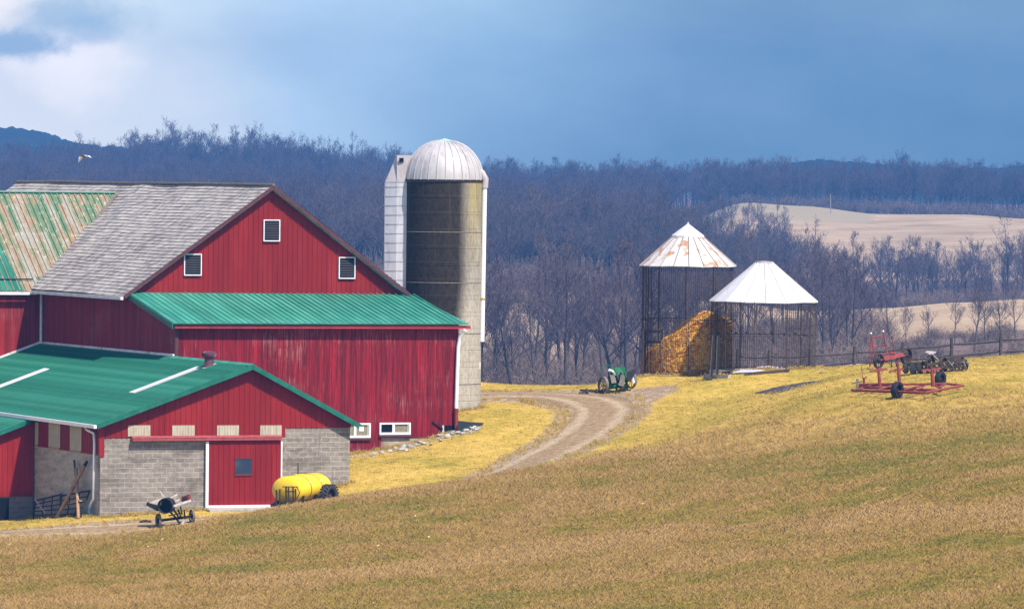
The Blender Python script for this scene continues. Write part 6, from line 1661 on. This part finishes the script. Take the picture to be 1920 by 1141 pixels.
az = k.math('DIVIDE', xyz[0], k.math('MAXIMUM', xyz[1], .02)); elv = k.math('DIVIDE', xyz[2], k.math('MAXIMUM', xyz[1], .02))
X_ = k.math('MULTIPLY', az, F/W); Y_ = k.math('MULTIPLY', elv, F/W)         # frame widths from straight ahead / above the horizon
cv = k.n('CombineXYZ'); k.l(X_, cv.inputs[0]); k.l(Y_, cv.inputs[1]); cvo = cv.outputs[0]
CB = 1/.09
def cc(r, g, b): return (r, g, b)
base = k.ramp(k.sstep(k.math('ADD', X_, k.math('MULTIPLY', k.math('SUBTRACT', k.noise(cvo, 2.2, 4, .55), .5), .28)), -.55, .55),
              [(0, (1.55, 1.55, 1.45)), (.11, (1.30, 1.46, 1.48)), (.25, (.98, 1.24, 1.44)), (.45, (.68, .95, 1.16)), (.68, (.43, .62, .78)), (1, (.35, .52, .66))])
# darker to the horizon at the right, brighter band half-way up on the left
low = k.sstep(Y_, .14, .0)
base = k.mix(k.math('MULTIPLY', k.math('MULTIPLY', low, k.sstep(X_, -.25, .1)), .45), base, (.27, .43, .56))
base = k.mix(1.0, base, k.ramp(k.noise(k.map(cvo, (1, 2.2, 1)), 4.5, 5, .5), [(.35, (.88, .89, .91)), (.65, (1.1, 1.08, 1.05))]), 'MULTIPLY')
# white cloud in the lower left
n1 = k.noise(k.map(cvo, (1, 1.3, 1), (0, 0, 0), (.31, .2, 0)), 5.5, 7, .58)
dx = k.math('ADD', X_, .42); 
m1 = k.sstep(k.math('ADD', k.math('MULTIPLY', dx, -1.1), k.math('MULTIPLY', n1, .62)), .02, .40)
m1 = k.math('MULTIPLY', m1, k.sstep(k.math('ADD', Y_, k.math('MULTIPLY', n1, .08)), .25, .12))
base = k.mix(k.math('MULTIPLY', m1, .70), base, (1.85, 1.74, 1.62))
# grey-blue cloud shapes at the upper left
def blob(cx_, cy_, rx, ry, col_, amt, seed, base, e0=1.25, e1=.15):
    q = k.n('VectorMath'); q.operation = 'SUBTRACT'; k.l(cvo, q.inputs[0]); q.inputs[1].default_value = (cx_, cy_, 0)
    q2 = k.map(q.outputs[0], (1/rx, 1/ry, 1)); ln = k.n('VectorMath'); ln.operation = 'LENGTH'; k.l(q2, ln.inputs[0])
    nz = k.noise(k.map(cvo, (1, 1.25, 1), (0, 0, 0), (seed, seed*.7, 0)), 11, 7, .6)
    d = k.math('ADD', ln.outputs['Value'], k.math('MULTIPLY', k.math('SUBTRACT', nz, .5), 2.4))
    return k.mix(k.math('MULTIPLY', k.sstep(d, e0, e1), amt), base, col_)
def XY(px, py): return ((px-960)/W, (340-py)/W)
base = blob(*XY(20, 25), .05, .05, (1.9, 1.7, 1.5), .8, 5.5, base)
base = blob(*XY(95, 112), .065, .03, (2.2, 2.0, 1.8), .8, 3.1, base)
base = blob(*XY(155, 145), .07, .035, (2.2, 2.0, 1.8), .8, 8.3, base)
base = blob(*XY(40, 92), .052, .020, (.62, .84, 1.05), .9, 1.7, base, 1.0, .3)
base = blob(*XY(130, 35), .075, .030, (.68, .90, 1.06), .8, 6.2, base)
base = blob(*XY(165, 60), .03, .014, (.70, .92, 1.1), .6, 2.2, base)
# the cloud bank is low and far; above it and elsewhere the plain sky shows
far_ = k.math('MULTIPLY', k.sstep(elv, .55, .18), k.sstep(xyz[1], .05, .35))
scal = k.n('VectorMath'); scal.operation = 'SCALE'; k.l(base, scal.inputs[0]); scal.inputs['Scale'].default_value = 4.2
final = k.mix(far_, skyt.outputs[0], scal.outputs[0])
bg = k.n('Background'); bg.inputs['Strength'].default_value = .12; k.l(final, bg.inputs['Color'])
ow = k.n('OutputWorld'); k.l(bg.outputs[0], ow.inputs['Surface'])
# haze
mb = MB(); mb.slab([V((-950, -90, -45)), V((950, -90, -45)), V((950, 2680, -45)), V((-950, 2680, -45))], ZZ*(45+75))
hm = bpy.data.materials.new('haze'); hm.use_nodes = True; ht = hm.node_tree; ht.nodes.clear()
vo = ht.nodes.new('ShaderNodeVolumePrincipled'); vo.inputs['Color'].default_value = (.045, .235, .60, 1); vo.inputs['Density'].default_value = .00035; vo.inputs['Anisotropy'].default_value = 0.0
mo = ht.nodes.new('ShaderNodeOutputMaterial'); ht.links.new(vo.outputs[0], mo.inputs['Volume'])
hz = mb.build('haze', hm, None); tag(hz, kind='stuff')
# ------------------------------------------------------------------ render
sc.view_settings.view_transform = 'Standard'; sc.view_settings.look = 'None'; sc.view_settings.exposure = 0.87; sc.view_settings.gamma = 1.0
cy = sc.cycles; cy.max_bounces = 5; cy.diffuse_bounces = 2; cy.glossy_bounces = 2; cy.transmission_bounces = 2; cy.volume_bounces = 0; cy.transparent_max_bounces = 6
cy.use_denoising = True; cy.denoising_prefilter = 'NONE'; cy.denoising_input_passes = 'RGB_ALBEDO_NORMAL'; cy.use_adaptive_sampling = False
cy.caustics_reflective = False; cy.caustics_refractive = False
